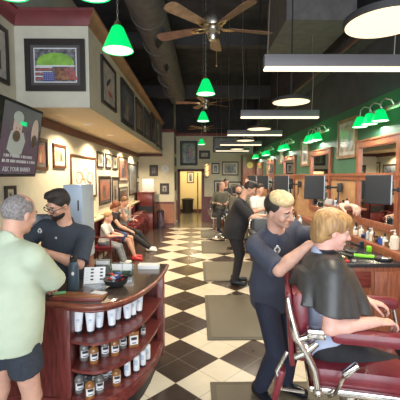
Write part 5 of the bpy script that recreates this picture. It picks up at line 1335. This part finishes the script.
# men further down
person('person','short-haired man in grey-brown cape seated far down the aisle',
  P=(.72,10.3,.90), N=(.72,10.3,1.42), H=(.74,10.25,1.60), face=(.5,-.8,-.2), fwd=(.3,-.9,0), hands=((.6,10.0,1.1),(.85,10.0,1.1)),
  feet=((.62,9.72,.32),(.84,9.72,.32)), khint=((0,-1,.5),(0,-1,.5)), skin='skin', shirt='olive_cloth', sleeve=1.5, pants='black_cloth', hair='hair_grey', hairstyle='balding', vox=.018, seated=True, headscale=1.1)
person('person','dark-haired man standing behind the short-haired seated man near the back wall',
  P=(.90,11.3,.95), N=(.92,11.3,1.50), H=(.95,11.26,1.70), face=(.3,-.9,-.3), hands=((.75,11.0,1.3),(1.05,11.0,1.3)), feet=((.82,11.3,0),(1.02,11.3,0)),
  skin='skin', shirt='black_cloth', pants='black_cloth', hair='hair_dark', hairstyle='short', vox=.018)
person('person','bearded client in a dark olive cape seated beyond the second barber',
  P=(1.06,8.78,.90), N=(1.06,8.75,1.36), H=(1.06,8.72,1.555), face=(-.1,-1,-.05), fwd=(0,-1,0), hands=((1.0,8.4,1.08),(1.3,8.4,1.08)),
  feet=((.95,8.18,.32),(1.17,8.18,.32)), khint=((0,-1,.6),(0,-1,.6)), skin='skin', shirt='olive_cloth', sleeve=1.5, pants='olive_cloth', hair='hair_dark', hairstyle='short', beard='hair_dark', vox=.016, seated=True, headscale=1.05)
person('person','red-haired person standing by the wood pier at the far right end',
  P=(1.70,11.9,.98), N=(1.72,11.9,1.52), H=(1.74,11.87,1.73), face=(-.6,-.7,-.2), feet=((1.60,11.9,0),(1.82,11.9,0)),
  skin='skin_fair', shirt='grey_cloth', pants='black_cloth', hair='hair_red', hairstyle='short', vox=.018, group=None)
person('person','dark-haired barber in cream shirt standing beside the third mirror',
  P=(1.36,7.75,.90), N=(1.40,7.75,1.42), H=(1.42,7.72,1.60), face=(.5,-.8,-.3), feet=((1.28,7.75,0.02),(1.5,7.8,0.02)), hands=((1.5,7.45,1.2),(1.65,7.6,1.2)),
  skin='skin', shirt='white_cloth', pants='black_cloth', hair='hair_dark', hairstyle='short', vox=.016)
# waiting people, seated on the left
person('person','small boy with light brown hair in a white t-shirt on the first waiting chair',
  P=(-1.90,7.0,.57), N=(-1.85,6.98,.93), H=(-1.80,6.97,1.06), face=(.95,-.15,-.25), fwd=(1,-.05,0), hands=((-1.58,6.87,.70),(-1.58,7.05,.70)),
  feet=((-1.50,6.92,.10),(-1.50,7.08,.10)), khint=((.4,0,1),(.4,0,1)), toes=((1,0,0),(1,0,0)), skin='skin_fair', s=.74, headscale=1.25, shirt='white_cloth', sleeve=.8, pants='jeans_grey', shoe='white', hair='hair_boy', hairstyle='short', vox=.012, seated=True, collar=False)
person('person','woman with dark red hair, black top and denim shorts leaning forward on a waiting chair',
  P=(-1.93,7.85,.60), N=(-1.86,7.80,1.07), H=(-1.82,7.76,1.22), face=(.8,-.1,-.6), fwd=(1,-.05,0), hands=((-1.50,7.66,.68),(-1.70,7.80,1.12)), hhint=((.1,-.3,-.6),(.6,.2,-1)),
  feet=((-1.40,7.70,.0),(-1.46,7.94,.0)), khint=((.7,0,1),(.7,0,1)), toes=((1,-.2,0),(1,0,0)), skin='skin', s=.95, shirt='black_cloth', sleeve=.35, pants='denim', pants_end=.8, shoe='red_shoe', hair='hair_red', hairstyle='long', vox=.013, seated=True, collar=False)
person('person','man with pale grey sleeves and dark trousers stretching his legs on the third waiting chair',
  P=(-1.90,8.65,.60), N=(-1.84,8.58,1.10), H=(-1.78,8.50,1.27), face=(.9,-.2,-.4), fwd=(1,-.1,0), hands=((-1.62,8.30,1.10),(-1.60,8.65,.8)), hhint=((.3,0,-1),(0,.2,-1)),
  feet=((-1.16,8.5,.02),(-1.24,8.75,.02)), khint=((.3,0,1),(.3,0,1)), toes=((1,-.2,0),(1,0,0)), skin='skin', s=1.0, shirt='grey_cloth', sleeve=1.5, pants='black_cloth', shoe='white', hair='hair_brown', hairstyle='short', vox=.013, seated=True, collar=False)
# small things people wear
def badge(lab_parent, loc, n, r=.022):
    n = nrm(n); u = nrm(V((0,0,1))-n*n.z); w_ = u.cross(n)
    return n,u,w_
ppl = [o for o in bpy.data.objects if o.name.startswith('person') and o.parent is None]
def emblem(root, w_pos, n, r):
    n = nrm(n); u = nrm(V((0,0,1))-n*n.z); s_ = u.cross(n); base = V(root.location); m = MB()
    def disc(cu, cs, rr, mi, d):
        c = V(w_pos)-base+u*cu+s_*cs+n*d; pts = [c+(u*math.cos(a)+s_*math.sin(a))*rr for a in [2*PI*k/16 for k in range(16)]]
        m.add(pts+[p-n*.012 for p in pts],[tuple(range(16))]+[(i,(i+1)%16,(i+1)%16+16,i+16) for i in range(16)],mi)
    disc(0,0,r,0,0.004); disc(r*.2,0,r*.45,1,.006); disc(-r*.6,0,r*.28,1,.006); disc(r*.95,0,r*.4,0,.004)
    m.build('shirt_emblem',['paper','steel_blue'],root,smooth=False)
deps = None
def project(root, name, org, target):
    # find where the line from org to target first meets the named child, so the emblem sits on the cloth
    for ch in root.children:
        if ch.name.split('.')[0] == name:
            o_ = V(org)-V(root.location); d_ = (V(target)-V(org)).normalized()
            ok, loc_, nn, _ = ch.ray_cast(o_, d_)
            if ok: return loc_+V(root.location), nn
    return None, None
bpy.context.view_layer.update()
for idx, px, py, r in ((0,277,250,.028),(3,40,231,.020),(3,56,238,.009)):
    loc_, nn = project(ppl[idx], 'shirt', CP, CP+ray(px,py))
    if loc_ is not None: emblem(ppl[idx], loc_, nn, r)
# wristband of the blond barber
# ------------------------------------------------------------------ daylight and finish
w = bpy.data.worlds.new('world'); bpy.context.scene.world = w; w.use_nodes = True
bg = w.node_tree.nodes['Background']; bg.inputs[0].default_value = (.78,.88,1.0,1); bg.inputs[1].default_value = 1.8
light('daylight_front','AREA',(0,YN-.35,2.1),150,(.86,.93,1.0),3.9,rot=(PI/2,0,0),sy=3.3)
sc = bpy.context.scene
sc.view_settings.view_transform = 'Standard'; sc.view_settings.look = 'None'; sc.view_settings.gamma = 1.0; sc.view_settings.use_curve_mapping = False
sc.view_settings.exposure = 0.45
for o in bpy.data.objects:
    if o.type == 'LIGHT': o.data.use_shadow = True
